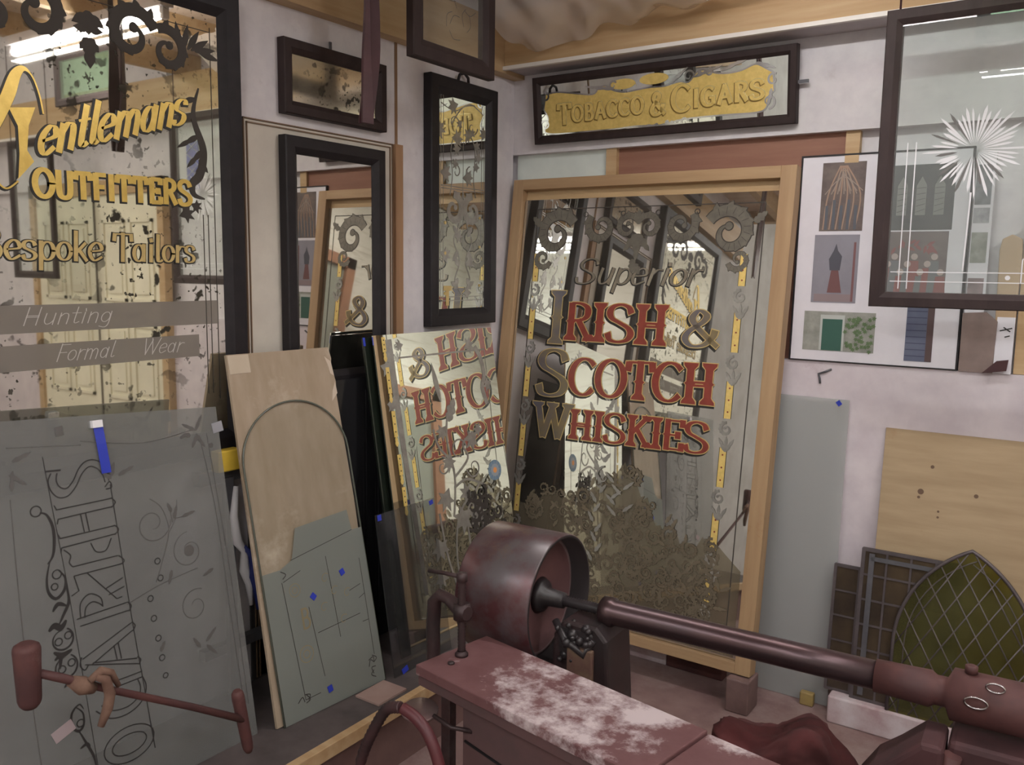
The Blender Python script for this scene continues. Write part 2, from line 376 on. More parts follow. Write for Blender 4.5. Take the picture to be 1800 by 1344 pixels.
# skeleton alphabet: advance, strokes, serif points, spur points  (cap height 1)
GL = {}
def g(ch, adv, strokes, serifs=(), spurs=()): GL[ch] = (adv, strokes, serifs, spurs)
_S = cr([(.57, .78), (.50, .93), (.33, 1.0), (.15, .94), (.07, .78), (.14, .62), (.32, .51), (.52, .38), (.59, .22), (.50, .06), (.30, 0), (.12, .05), (.05, .22)], 5)
g('S', .68, [_S]); g('C', .70, [arc(.38, .5, .33, .5, 42, 318)]); g('O', .76, [arc(.38, .5, .33, .5, 0, 360, 26)])
g('G', .74, [arc(.38, .5, .33, .5, 48, 325), [(.62, .42), (.62, .08)], [(.44, .42), (.70, .42)]])
g('I', .32, [[(.16, 0), (.16, 1)]], [(.16, 0), (.16, 1)], [(.16, .5)])
g('R', .68, [[(.14, 0), (.14, 1)], cr([(.14, 1), (.36, .99), (.52, .88), (.53, .68), (.40, .55), (.14, .53)], 5), [(.32, .54), (.60, 0)]], [(.14, 0), (.61, 0)], [(.14, .5)])
g('H', .74, [[(.15, 0), (.15, 1)], [(.57, 0), (.57, 1)], [(.15, .53), (.57, .53)], [(.15, .45), (.57, .45)]], [(.15, 0), (.15, 1), (.57, 0), (.57, 1)], [(.15, .5), (.57, .5)])
g('T', .66, [[(.33, 0), (.33, 1)], [(.03, .97), (.63, .97)], [(.05, .97), (.03, .74)], [(.61, .97), (.63, .74)]], [(.33, 0)], [(.33, .45)])
g('W', .92, [[(.05, 1), (.24, 0)], [(.24, 0), (.44, .9)], [(.40, 1), (.64, 0)], [(.64, 0), (.86, 1)]], [(.05, 1), (.86, 1), (.44, 1)], [])
g('K', .68, [[(.14, 0), (.14, 1)], [(.56, 1), (.16, .42)], [(.28, .58), (.60, 0)]], [(.14, 0), (.14, 1), (.60, 0), (.56, 1)], [(.14, .5)])
g('E', .60, [[(.14, 0), (.14, 1)], [(.14, .97), (.54, .97)], [(.14, .5), (.44, .5)], [(.14, .03), (.54, .03)], [(.54, 1), (.54, .78)], [(.54, 0), (.54, .24)], [(.43, .6), (.43, .4)]], [], [(.14, .5)])
g('F', .56, [[(.14, 0), (.14, 1)], [(.14, .97), (.54, .97)], [(.14, .5), (.46, .5)]], [(.14, 0)], [])
g('B', .66, [[(.14, 0), (.14, 1)], cr([(.14, 1), (.40, .98), (.50, .78), (.40, .56), (.14, .53)], 5), cr([(.14, .53), (.44, .5), (.56, .27), (.44, .02), (.14, 0)], 5)])
g('A', .70, [[(.05, 0), (.34, 1)], [(.34, 1), (.64, 0)], [(.16, .34), (.54, .34)]], [(.05, 0), (.64, 0)], [])
g('U', .70, [cr([(.13, 1), (.13, .35), (.18, .08), (.35, 0), (.52, .08), (.57, .35), (.57, 1)], 5)])
g('&', .74, [cr([(.68, .04), (.46, .3), (.24, .60), (.18, .80), (.30, .98), (.44, .86), (.38, .68), (.14, .42), (.07, .2), (.2, .02), (.42, .06), (.58, .28), (.62, .46)], 5)])
g('e', .46, [cr([(.08, .33), (.38, .38), (.36, .56), (.22, .63), (.06, .46), (.05, .2), (.18, .01), (.40, .13)], 5)])
g('n', .52, [[(.1, .62), (.1, 0)], cr([(.1, .42), (.22, .6), (.36, .58), (.41, .4), (.41, 0)], 4)])
g('m', .80, [[(.1, .62), (.1, 0)], cr([(.1, .42), (.21, .6), (.33, .58), (.38, .4), (.38, 0)], 4), cr([(.38, .42), (.49, .6), (.61, .58), (.67, .4), (.67, 0)], 4)])
g('t', .36, [cr([(.16, .95), (.16, .15), (.22, .01), (.34, .07)], 5), [(.02, .62), (.32, .62)]])
g('l', .28, [cr([(.12, 1), (.12, .15), (.18, .01), (.28, .06)], 5)])
g('a', .54, [arc(.23, .31, .17, .3, 0, 360, 18), [(.41, .62), (.41, .02)]])
g('s', .42, [[(x*.62, y*.63) for x, y in _S]])
g('p', .52, [[(.1, .62), (.1, -.32)], arc(.28, .31, .18, .3, 0, 360, 18)])
g('o', .48, [arc(.24, .31, .19, .3, 0, 360, 18)])
g('k', .48, [[(.1, 1), (.1, 0)], [(.38, .6), (.12, .28)], [(.2, .36), (.42, 0)]])
g('i', .26, [[(.13, .62), (.13, 0)], [(.12, .84), (.14, .74)]])
g('r', .38, [[(.1, .62), (.1, 0)], cr([(.1, .40), (.22, .58), (.36, .58)], 4)])
g('u', .54, [cr([(.1, .62), (.1, .2), (.2, .01), (.34, .07), (.43, .25)], 4), [(.43, .62), (.43, 0)]])
g('g', .54, [arc(.23, .31, .17, .3, 0, 360, 18), cr([(.41, .62), (.41, -.1), (.3, -.32), (.08, -.26)], 5)])
g(' ', .34, [])
def word(ink, text, u0, u1, v0, h, dv=0, thick=.2, thin=.07, shear=0, serif=True, layers=((0, 0, 0, 0, 0),), scales=None, spread=0, facemap=None):
    """layers: (layer, material, extra width, dx, dz)"""
    sc = scales or [1]*len(text); tot = sum(GL[c][0]*s_+spread for c, s_ in zip(text, sc))-spread; sx = (u1-u0)/tot; x0 = 0
    for ci, (c, s_) in enumerate(zip(text, sc)):
        adv, strokes, serifs, spurs = GL[c]
        def T(p): return (u0+sx*(x0+p[0]*s_)+shear*p[1]*h, v0+p[1]*h*s_-(s_-1)*h*.28+dv*(x0+p[0]*s_)/tot)
        for lay, m, ex, dx, dz in layers:
            if facemap and lay == layers[-1][0]: m = facemap[ci]
            tk, tn = thick*h*min(s_, 1.2), thin*h
            pen = lambda ax, ay: tn+(tk-tn)*abs(ay)**1.5+2*ex
            for st in strokes:
                P = [T(p) for p in st]; P = [(a+dx, b+dz) for a, b in P]
                ink.stroke(P, pen, m, lay, ext=ex+.002)
            if serif:
                for q in serifs:
                    x, y = T(q); x += dx; y += dz; sg = 1 if q[1] < .5 else -1; w = tk*.5; e = ex
                    ink.poly([(x-w*2-e, y-sg*(tn*.5+e)), (x+w*2+e, y-sg*(tn*.5+e)), (x+w*1.9+e, y+sg*(tn*.6+e)), (x+w*.9+e, y+sg*(tn*2.6)), (x-w*.9-e, y+sg*(tn*2.6)), (x-w*1.9-e, y+sg*(tn*.6+e))], m, lay)
                for q in spurs:
                    x, y = T(q); x += dx; y += dz; w = tk*.5
                    ink.poly([(x-w*1.55-ex, y), (x, y-w*1.3-ex), (x+w*1.55+ex, y), (x, y+w*1.3+ex)], m, lay)
        x0 += adv*s_+spread

# ================================================================ the setting
def struct(o): o['kind'] = 'structure'; return o
w = MB()
w.box(-.08, 5.0, .05, .12, 1.28, 2.10, 0); w.box(-.08, 5.0, 0, .12, 0, 1.28, 1); w.box(-.08, 5.0, 0, .12, 2.10, 2.80, 0)
struct(w.build('wall_right', [white_wall, dirty_wall]))
b = MB(); b.box(-.10, 0, -2.55, 0, 0, 2.80, 0); b.box(-.10, 0, -6.0, -2.55, 0, 4.2, 1)
struct(b.build('wall_left', [white_wall, pm('grey_white_paint', (.50, .49, .47), (.40, .39, .37), 5, rough=.7)]))
struct(box_obj('wall_back', -.1, 5.0, -6.12, -6.0, 0, 4.2, boards))
struct(box_obj('wall_far', 5.0, 5.12, -6.12, .12, 0, 4.2, boards))
struct(box_obj('floor', -.1, 5.12, -6.12, .12, -.1, 0, floor_m))
dark_roof = pm('dark_roof_boards', (.14, .10, .075), (.09, .065, .05), 4, (1, 6, 1), rough=.85)
b = MB(); b.box(-.1, 2.6, -2.8, .12, 2.78, 2.86, 0); b.box(-.1, 5.12, -6.12, .12, 4.2, 4.28, 1); struct(b.build('ceiling', [ceiling_m, dark_roof]))
struct(box_obj('wall_upper', 2.6, 5.0, 0, .12, 2.80, 4.2, white_wall))
b = MB(); b.box(2.55, 2.6, -2.8, 0, 2.78, 3.2); b.box(-.1, 2.6, -2.85, -2.8, 2.70, 3.2); struct(b.build('trim_20', pine_soft))
# recessed strip of the right wall: odd boards between studs
struct(box_obj('trim_1', .003, .46, .034, .05, 1.28, 2.10, pm('pale_blue_board', (.70, .76, .72), (.64, .70, .67), 9, rough=.6)))
struct(box_obj('trim_2', .46, .508, .012, .05, 1.28, 2.10, pine_soft))
struct(box_obj('trim_3', .508, 1.415, .036, .05, 1.28, 2.10, redwood))
struct(box_obj('trim_4', 1.415, 1.463, .02, .05, 1.28, 2.10, pine_soft))
# left wall: flush cream door in a thin dark bead, red-brown batten, timber plate
b = MB(); b.box(0, .010, -1.467, -.80, .25, 2.045, 0)
for q in (0, .012):
    b.box(0, .014, -1.474+q, -1.470+q, .25, 2.05-q, 1); b.box(0, .014, -.805-q, -.801-q, .25, 2.05-q, 1); b.box(0, .014, -1.474+q, -.801-q, 2.046-q, 2.05-q, 1)
struct(b.build('door_1', [cream, pm('dark_bead', (.16, .10, .06), rough=.6)]))
struct(box_obj('trim_5', 0, .022, -.795, -.755, .15, 2.05, wood('batten', (.34, .20, .11), (.27, .15, .08), 'z')))
struct(box_obj('trim_6', 0, .004, -.777, -.765, 2.05, 2.415, wood('batten_thin', (.27, .16, .09), (.2, .12, .07), 'z')))
struct(box_obj('trim_7', 0, .055, -2.8, 0, 2.415, 2.62, pine_y))
# boxed beam along the right wall with a white bead on its lower edge
b = MB(); b.box(.056, 5.0, -.155, 0, 2.432, 2.436, 1); b.box(.056, 5.0, -.155, 0, 2.437, 2.66, 0); b.box(.056, 5.0, -.168, -.150, 2.425, 2.440, 2)
struct(b.build('trim_8', [pine_soft, pm('soffit_paint', (.50, .46, .46), (.44, .40, .41), 10, rough=.7), pm('bead_paint', (.75, .72, .68), rough=.5)]))
for i, x in enumerate((.30, .95, 1.6, 2.25)):
    struct(box_obj('trim_%d' % (9+i), x, x+.05, -2.8, -.0, 2.665, 2.78, pine_soft))
# cream panelled double doors further along the right wall (seen in the large mirror)
b = MB(); b.box(2.66, 4.10, -.03, 0, 0, 2.04, 0); b.box(3.365, 3.385, -.034, 0, 0, 2.04, 1)
for dx in (2.66, 3.385):
    for cx in (.07, .37):
        for z0, z1 in ((.12, .55), (.72, 1.22), (1.36, 1.88)):
            x0, x1 = dx+cx, dx+cx+.25
            for (a, b_, c, d) in ((x0, x1, z0, z0+.02), (x0, x1, z1-.02, z1), (x0, x0+.02, z0, z1), (x1-.02, x1, z0, z1)): b.box(a, b_, -.042, -.03, c, d, 0)
            b.box(x0+.05, x1-.05, -.038, -.03, z0+.05, z1-.05, 0)
b.box(2.60, 2.66, -.05, 0, 0, 2.13, 2); b.box(4.10, 4.16, -.05, 0, 0, 2.13, 2); b.box(2.60, 4.16, -.05, 0, 2.04, 2.13, 2)
struct(b.build('door_2', [cream_door, pm('door_gap', (.10, .08, .06)), pine_soft]))
b = MB(); b.box(1.0, 5, -.035, 0, 0, .09, 0); b.box(.6, 1.0, -.03, 0, 0, .06, 0)
struct(b.build('baseboard_right', pm('scuffed_skirting', (.26, .17, .15), (.45, .36, .33), 6, (.6, 1, 1), rough=.8, bump=.3)))
# tall brown-framed window in the boarded wall at the far side (seen in the mirrors)
b = MB()
for (a, b_, c, d) in ((-3.95, -2.82, 2.60, 2.72), (-2.95, -2.82, .9, 2.72), (-3.95, -3.82, .9, 2.72), (-3.95, -2.82, .8, .92)): b.box(4.94, 5.0, a, b_, c, d, 0)
b.box(4.985, 5.0, -3.85, -2.92, .9, 2.62, 1)
struct(b.build('window_1', [pm('brown_window_wood', (.42, .22, .13), (.36, .18, .11), 8, rough=.6), pm('grey_window_glass', (.35, .38, .33), rough=.06)]))

# draped polythene under the joists along the right wall
def drape():
    random.seed(4); nx, ny = 90, 16; v = []; f = []
    low = [(.05, 2.50), (.30, 2.47), (.55, 2.515), (.8, 2.55), (1.1, 2.555), (1.5, 2.56), (2.0, 2.60), (2.6, 2.66)]
    def lz(x):
        for (a, za), (b, zb) in zip(low, low[1:]):
            if a <= x <= b: return za+(zb-za)*(x-a)/(b-a)
        return low[-1][1]
    for i in range(nx+1):
        x = .20+1.42*i/nx
        for j in range(ny+1):
            t = j/ny
            z = lz(x)*t+2.675*(1-t); y = -.58+.38*t-.02*math.sin(t*PI)
            z += (-.055*math.sin(t*PI)*(1+.6*math.sin(x*7+2*t)))+.012*math.sin(x*31+t*9)*t
            y += .02*math.sin(x*23+t*5)+.012*math.sin(x*47-3*t); v.append((x, y, z))
    for i in range(nx):
        for j in range(ny):
            a = i*(ny+1)+j; f.append((a, a+1, a+ny+2, a+ny+1))
    me = bpy.data.meshes.new('plastic_sheet'); me.from_pydata(v, [], f); me.materials.append(poly_m)
    for p in me.polygons: p.use_smooth = True
    o = bpy.data.objects.new('plastic_sheet', me); COL.objects.link(o)
    tag(o, 'wrinkled clear plastic sheeting draped under the ceiling timbers', 'sheeting')
drape()

def cord(name, path, r, mat, parent): return MB().tube(path, r, 6).build(name, mat, parent)
# ceiling lights
tube_m = emit('lit_tube', (1, .96, .95), 110.0)
for i, (x, y, z, a, p, c) in enumerate(TUBES):
    places = ['nearest the corner with the gilded signs', 'above the panelled double doors', 'overhead behind the camera', 'added to light the far boarded wall', 'by the far boarded corner', 'added to brighten the hall at the rear left']
    e = empty('ceiling_light', (x, y, z), (0, 0, R(a)), 'fluorescent batten light on the joists '+places[i], 'light', 'fluorescent ceiling lights')
    box_obj('housing', -.62, .62, -.03, .03, .0, .04, white_wall, e)
    for sx in (-.5, .5): MB().tube([(sx, 0, .04), (sx, 0, (2.66 if z < 2.7 else 4.2)-z+.0)], .003, 6).build('hanger', grey_metal, e)
    MB().tube([(-.59, 0, -.03), (.59, 0, -.03)], .013, 12).build('tube', tube_m, e)
    for sx in (-.6, .6): box_obj('socket', sx-.012, sx+.012, -.014, .014, -.046, .0, white_wall, e)

# ================================================================ left wall: framed mirrors
# -- large foxed shop mirror
e = pane_empty('framed_mirror', (.005, -2.6, 1.0), 90, 0, 'large black-framed foxed old mirror lettered in gold for a gentlemans outfitters', 'mirror')
frame_obj('frame', e, .165, 1.097, .03, 1.385, .08, 0, -.045, black)
mp = box_obj('mirror_plate', .24, 1.022, -.030, -.012, .105, 1.31, mir_gent, e); Y0 = -.0308
ink = Ink()
L3 = ((0, 0, .0035, -.004, -.003), (1, 1, .0015, 0, 0), (2, 2, 0, 0, 0))
# big swash initial
G = cr([(.507, .962), (.500, 1.005), (.486, 1.045), (.466, 1.062), (.446, 1.045), (.428, 1.00), (.406, .95), (.386, .90), (.376, .85), (.384, .80), (.408, .775), (.438, .795)], 6)
Gw = [.004+.026*max(0, math.sin(PI*min(1, max(0, (i-14)/34))))**1.2 for i in range(len(G))]
ink.stroke([(x-.003, z-.002) for x, z in G], [a+.006 for a in Gw], 0, 0); ink.stroke(G, Gw, 2, 2)
st = [(.425, .965), (.488, .975), (.470, .93), (.463, .87), (.478, .845), (.438, .800), (.444, .86), (.444, .925)]
ink.poly([(x-.006, z-.004) for x, z in st], 0, 0); ink.poly(st, 2, 2)
word(ink, 'entlemans', .487, .905, .858, .112, dv=.138, thick=.15, thin=.035, shear=.22, serif=False, layers=L3, scales=[1]*9)
ink.build('lettering', [black_ink, black_ink, gold], mp, Y0)
ink = Ink(); word(ink, 'OUTFITTERS', .474, .922, .762, .066, dv=.008, thick=.24, thin=.17, serif=False, layers=((0, 0, .0025, -.003, -.0025), (1, 1, 0, 0, 0)), spread=.06)
ink.build('lettering', [black_ink, gold], mp, Y0)
for tx, a0, a1 in (('Bespoke', .336, .645), ('Tailors', .672, .925)):
    ink = Ink(); word(ink, tx, a0, a1, .607, .074, thick=.15, thin=.05, serif=False, layers=((0, 0, .003, -.001, -.001), (1, 1, 0, 0, 0)), shear=.05)
    ink.build('lettering', [black_ink, gold_flat], mp, Y0)
ink = Ink()
for z0, z1, x1 in ((.427, .496, 1.0), (.334, .398, .93)): ink.rect(.245, x1, z0, z1, 0, 0)
ink.build('etched_band', glass('grey_band', (.75, .72, .68), .68, (.27, .245, .215), .3, .3), mp, Y0, 'pair of translucent grey bands')
for tx, a0, a1, z0 in (('Hunting', .42, .66, .447), ('Formal', .50, .66, .352), ('Wear', .74, .87, .352)):
    ink = Ink(); word(ink, tx, a0, a1, z0, .042, thick=.06, thin=.035, shear=.4, serif=False)
    ink.build('script', etch_pale, mp, Y0-.001, 'pale handwriting on a grey band')
ink = Ink()
for k, u in enumerate((.958, .975, .998)): ink.line(u, .20 if k == 2 else .22, u, .745 if k < 2 else 1.275, .0022)
ink.line(.25, 1.262, .998, 1.262, .002)
for x in (.634,):
    for a, l, wd in ((-90, .075, .045), (-130, .04, .028), (-50, .04, .028)): ink.leaf(x, 1.168, a, l, wd, 0, 0, 2)
    ink.leaf(x, 1.235, -90, .06, .05, 0, 0, 2); ink.leaf(x, 1.225, -150, .05, .03, 0, 0, 1); ink.leaf(x, 1.225, -30, .05, .03, 0, 0, 1); ink.leaf(x, 1.19, 180, .04, .025, 0, 0, 1); ink.leaf(x, 1.19, 0, .04, .025, 0, 0, 1)
ink.acanthus(.755, 1.205, .085, 20, 1, 0, 0); ink.acanthus(.505, 1.205, .085, 160, -1, 0, 0); ink.acanthus(.86, 1.185, .07, 120, -1, 0, 0); ink.acanthus(.40, 1.185, .07, 60, 1, 0, 0)
for i in range(6): ink.leaf(.90+.012*i, 1.20, 100-i*22, .07, .022, 0, 0, 1)
ink.stroke(cr([(.955, 1.10), (.935, 1.02), (.965, .93), (.952, .86), (.925, .83), (.93, .80), (.965, .79)], 8), [.004+.022*math.sin(PI*i/48) for i in range(49)], 0, 0)
for x, z, a, l in ((.945, 1.07, 200, .07), (.94, 1.03, 215, .085), (.955, .97, 210, .09), (.965, .93, 225, .08), (.955, .88, 240, .05), (.95, .9, 310, .045)): ink.leaf(x, z, a, l, .02, 0, 0, 2)
ink.ivy(.93, .755, 200, .055); ink.ivy(.955, .76, 160, .04)
ink.build('scrollwork', [etch_dark], mp, Y0)

# -- small speckled mirror, portrait mirror
e = pane_empty('framed_mirror', (.004, -1.327, 2.082), 90, 0, 'small wide black-framed speckled mirror high on the left wall', 'mirror')
frame_obj('frame', e, 0, .47, 0, .232, .043, 0, -.034, brown_frame)
box_obj('mirror_plate', .038, .432, -.016, -.008, .038, .194, mir_small, e)
MB().box(.215, .224, -.012, -.006, .225, .262).build('hanger', grey_metal, e)
e = pane_empty('framed_mirror', (.016, -1.34, 1.19), 90, 0, 'upright black-framed plain mirror with chipped edges on the cream door', 'mirror')
frame_obj('frame', e, 0, .46, 0, .823, .056, 0, -.036, black)
box_obj('mirror_plate', .05, .41, -.018, -.008, .05, .773, mir_dark, e)

# -- narrow etched mirror with ivy leaves
e = pane_empty('framed_mirror', (.004, -.57, 1.37), 90, 0, 'tall narrow black-framed mirror etched with ivy leaves', 'mirror')
frame_obj('frame', e, -.045, .392, 0, .968, .068, 0, -.04, black)
MB().tube([(.14, -.02, .965), (.15, -.022, .995), (.18, -.022, 1.005), (.205, -.022, .99), (.21, -.02, .965)], .006, 8).build('hanging_ring', black, e)
mp = box_obj('mirror_plate', .018, .33, -.022, -.008, .06, .906, mir_clear, e); Y0 = -.0226
ink = Ink()
for u in (.032, .047, .30, .316): ink.line(u, .07, u, .90, .0022)
ink.line(.175, .3, .175, .86, .0018)
for z in (.10, .115, .545, .555): ink.line(.03, z, .318, z, .0035)
ink.stroke(cr([(.03, .87), (.12, .85), (.22, .89), (.31, .86)], 6), .004); ink.stroke(cr([(.10, .80), (.17, .87), (.25, .89)], 6), .005)
for u, z, a, s_ in ((.075, .855, 20, .07), (.062, .76, 170, .08), (.285, .80, -30, .06), (.175, .745, 180, .075), (.175, .765, 0, .06), (.105, .70, 10, .055), (.25, .69, -10, .055), (.10, .60, 175, .075), (.245, .60, 185, .075), (.29, .72, 160, .05), (.135, .79, 40, .04), (.22, .79, -40, .04), (.10, .645, 0, .045), (.24, .645, 0, .045)): ink.ivy(u, z, a, s_)
for sx in (-1, 1):
    ink.stroke(cr([(.175+sx*.01, .73), (.175+sx*.05, .76), (.175+sx*.08, .70), (.175+sx*.07, .60), (.175+sx*.085, .52)], 6), .004)
    ink.spiral(.175+sx*.045, .615, .028, 90, .8, sx, .006, .003); ink.spiral(.175+sx*.06, .80, .035, 0, .8, -sx, .006, .003)
    ink.acanthus(.175+sx*.062, .465, .072, 90, sx, 0, 0, fat=.5)
    ink.stroke(cr([(.175, .54), (.175+sx*.03, .40), (.175+sx*.06, .34), (.175+sx*.02, .26), (.175+sx*.05, .18), (.175, .12)], 6), .006)
    for z, a in ((.36, 40), (.30, 140), (.24, 30), (.19, 150), (.15, 60)): ink.leaf(.175+sx*.03, z, 90-sx*a, .055, .03, 0, 0, 2)
    ink.ivy(.175+sx*.08, .27, 180+sx*20, .07)
ink.ivy(.175, .36, 180, .06); ink.ivy(.175, .13, 0, .06)
ink.build('etching', [etch_silver], mp, Y0)
ink = Ink()
for z in (.13, .29, .41): ink.dot(.06, z, .007, 0, 0); ink.dot(.29, z+.03, .006, 0, 0)
ink.poly([(.05, .16), (.10, .16), (.10, .14), (.085, .14), (.085, .08), (.065, .08), (.065, .14), (.05, .14)], 0, 0)
ink.build('gilding', gold_flat, mp, Y0-.001)

# ================================================================ hung in front of the walls
e = pane_empty('hanging_glass', (.4, -1.148, 2.246), 90, 0, 'brown-framed clear pane etched with sprays hanging before the corner', 'framed glass')
frame_obj('frame', e, 0, .427, 0, .405, .06, .015, -.015, brown_frame)
gp = box_obj('pane', .055, .372, -.003, .003, .055, .35, clear, e)
ink = Ink(); random.seed(3)
for i in range(16):
    x, z, a = .22+random.uniform(-.08, .08), .16+random.uniform(-.05, .14), random.uniform(0, 360)
    ink.stroke(cr([(x, z), (x+.03*math.cos(R(a)), z+.03*math.sin(R(a))), (x+.06*math.cos(R(a+30)), z+.06*math.sin(R(a+30)))], 5), .0018)
ink.build('etching', pen_soft, gp, -.0036)
for u in (.06, .367): cord('cord', [(u, 0, .40), (u, 0, .532)], .003, strap_m, e)

e = pane_empty('hanging_glass', (1.598, -.30, 1.498), 0, 0, 'black-framed clear pane cut with a large starburst, hanging at the right', 'framed glass'); e.scale = (1.157, 1, 1.157)
frame_obj('frame', e, 0, .456, 0, .779, .041, .014, -.014, brown_frame)
gp = box_obj('pane', .036, .42, -.003, .003, .036, .743, clear, e)
for u in (.03, .426): cord('cord', [(u, 0, .775), (u, 0, 1.006)], .003, strap_m, e)
ink = Ink(); random.seed(8)
for k in range(46):
    a = 360*k/46+random.uniform(-2, 2); c, s_ = math.cos(R(a)), math.sin(R(a)); l = .118*random.uniform(.72, 1.08); wd = .0046*random.uniform(.7, 1.2); r0 = .016+.022*(1 if 150 < a < 250 else 0)
    q = [(r0, 0), (l*.55, wd*.55), (l*.85, wd*.75), (l, 0), (l*.85, -wd*.75), (l*.55, -wd*.55)]
    ink.poly([(.231+x*c-y*s_, .408+x*s_+y*c) for x, y in q], 1 if (k % 4 == 0 and 100 < a < 330) else 0, 0)
for u in (.072, .093): ink.line(u, .05, u, .435, .0028)
for z in (.070, .095): ink.line(.05, z, .41, z, .0024)
ink.line(.231, .30, .226, .10, .004); ink.line(.36, .07, .36, .13, .003); ink.line(.36, .13, .41, .13, .003); ink.dot(.33, .083, .006)
ink.build('cut_star', [etch_white, pen_soft], gp, -.0036, 'white wheel-cut starburst and border lines')

# two more hanging panes just outside the picture, seen in the large mirror
e = pane_empty('hanging_glass', (3.36, -.30, 1.50), 0, 0, 'dark-framed plain pane hanging before the cream panelled doors', 'framed glass')
frame_obj('frame', e, 0, .52, 0, .88, .047, .014, -.014, brown_frame); box_obj('pane', .04, .48, -.003, .003, .04, .84, clear, e)
for u in (.03, .49): cord('cord', [(u, 0, .875), (u, 0, 2.7)], .003, strap_m, e)
e = pane_empty('hanging_glass', (1.78, -.80, 2.385), 0, 0, 'dark-framed green-tinted pane hung high under the joists by the starburst pane', 'framed glass')
frame_obj('frame', e, 0, .56, 0, .26, .04, .014, -.014, brown_frame); box_obj('pane', .035, .525, -.003, .003, .035, .225, glass('green_pane', (.6, .75, .62), .15, (.25, .33, .25), .02, 1), e)
for u in (.03, .53): cord('cord', [(u, 0, .255), (u, 0, .395 if u > .1 else .395)], .003, strap_m, e)
e = pane_empty('blue_panel', (2.29, -.012, 2.04), 0, 0, 'small blue diamond-leaded panel on the white wall left of the double doors', 'leaded light')
box_obj('glass', 0, .11, 0, .006, 0, .28, blue_glass, e); b = MB()
for k in range(4):
    b.tube([(0, -.002, .07*k), (.11, -.002, .07*k+.07)], .002, 5); b.tube([(.11, -.002, .07*k), (0, -.002, .07*k+.07)], .002, 5)
b.build('lead_came', pm('pale_came', (.45, .45, .5)), e)

e = empty('hanging_strap', (.6, -1.55, 1.97), (0, 0, R(75)), 'dark purple leather strap folded double, dangling from the ceiling', 'strap')
for dx, tw in ((-.014, .5), (.014, -.35)):
    b = MB(); n = 22; rows = []
    for i in range(n+1):
        t = i/n; z = .70*t; a = tw*math.sin(t*3.1)+.3*tw; hw = .017*(.8+.35*math.sin(t*5+1)); cx = dx*(1 if t > .25 else t*4)+.010*math.sin(t*4)+.012*t; cy = dx*.4
        ca, sa = math.cos(a)*hw, math.sin(a)*hw; nx_, ny_ = -math.sin(a)*.003, math.cos(a)*.003
        rows.append([(cx-ca-nx_, cy-sa-ny_, z), (cx+ca-nx_, cy+sa-ny_, z), (cx+ca+nx_, cy+sa+ny_, z), (cx-ca+nx_, cy-sa+ny_, z)])
    for A, B in zip(rows, rows[1:]):
        for k in range(4): b.poly([A[k], A[(k+1) % 4], B[(k+1) % 4], B[k]], 0, k % 2 == 0)
    b.poly(rows[0]); b.poly(rows[-1]); b.build('strap_tail', strap_m, e)

# ================================================================ right wall
# -- gilded tobacco sign
e = pane_empty('framed_sign', (.12, -.006, 2.135), 0, -6, 'long brown-framed mirror sign with a gilded tobacco and cigars panel', 'sign')
frame_obj('frame', e, .018, 1.132, 0, .272, .036, 0, -.036, brown_frame)
mp = box_obj('mirror_plate', .05, 1.10, -.022, -.008, .03, .242, mir_clear, e); Y0 = -.0226
box_obj('latch', 1.128, 1.168, -.016, -.006, .137, .149, grey_metal, e)
top = cr([(.075, .20), (.13, .205), (.20, .195), (.30, .180), (.33, .20), (.36, .208), (.40, .185), (.45, .175), (.50, .178), (.56, .182), (.62, .180), (.68, .190), (.72, .185), (.75, .215), (.78, .222), (.83, .205), (.88, .200), (.93, .205), (.98, .22), (1.02, .20), (1.045, .185)], 4)
bot = cr([(1.05, .12), (1.03, .10), (1.02, .062), (.98, .050), (.85, .052), (.70, .050), (.60, .036), (.50, .040), (.40, .036), (.28, .036), (.16, .036), (.09, .040), (.065, .055), (.085, .10), (.065, .14)], 4)
ink = Ink(); P = top+bot
ink.poly(P, 0, 0)
ink.poly(arc(.44, .206, .055, .020, 10, 350, 20)+[(.50, .19)], 0, 1); ink.poly(arc(.575, .212, .062, .021, -170, 170, 20), 0, 1)
ink.build('gilded_panel', [gold_panel], mp, Y0)
ink = Ink()
ink.stroke(P, .006, 0, 1, closed=True)
for x, z, r, a, sg in ((.72, .207, .022, 0, 1), (.80, .213, .016, 90, -1), (1.03, .085, .026, 270, 1), (1.045, .16, .022, 60, 1), (.075, .19, .02, 120, -1), (.07, .075, .025, 200, -1), (.395, .205, .018, 30, 1), (.70, .04, .016, 0, 1)): ink.spiral(x, z, r, a, 1.1, sg, .010, .004, 0, 2)
for x, z, a, l in ((.64, .185, 35, .10), (.40, .19, 170, .14), (.74, .20, 15, .12), (.85, .21, 20, .17), (.98, .225, -20, .08), (.60, .035, 180, .10), (.60, .035, 0, .09), (1.04, .13, -100, .06), (.45, .03, 0, .08)): ink.leaf(x, z, a, l, .018, 0, 3, 3)
for x, z in ((.585, .036), (.65, .04), (.63, .044), (.765, .212), (.60, .03)): ink.dot(x, z, .009, 0, 3)
ink.build('silver_scrollwork', silver, mp, Y0)
ink = Ink(); LT = ((4, 0, .0025, -.002, -.002), (5, 1, .001, .0015, .0015), (6, 2, 0, 0, 0))  # flat letters: embossed shade and lit edges are put into the gold layers
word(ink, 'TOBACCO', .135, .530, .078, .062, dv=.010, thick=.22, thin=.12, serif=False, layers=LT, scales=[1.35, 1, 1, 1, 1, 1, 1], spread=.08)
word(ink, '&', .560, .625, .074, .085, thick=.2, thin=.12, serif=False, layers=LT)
word(ink, 'CIGARS', .650, 1.015, .086, .066, dv=.012, thick=.24, thin=.13, serif=False, layers=LT, scales=[1.45, 1, 1, 1, 1, 1], spread=.10)
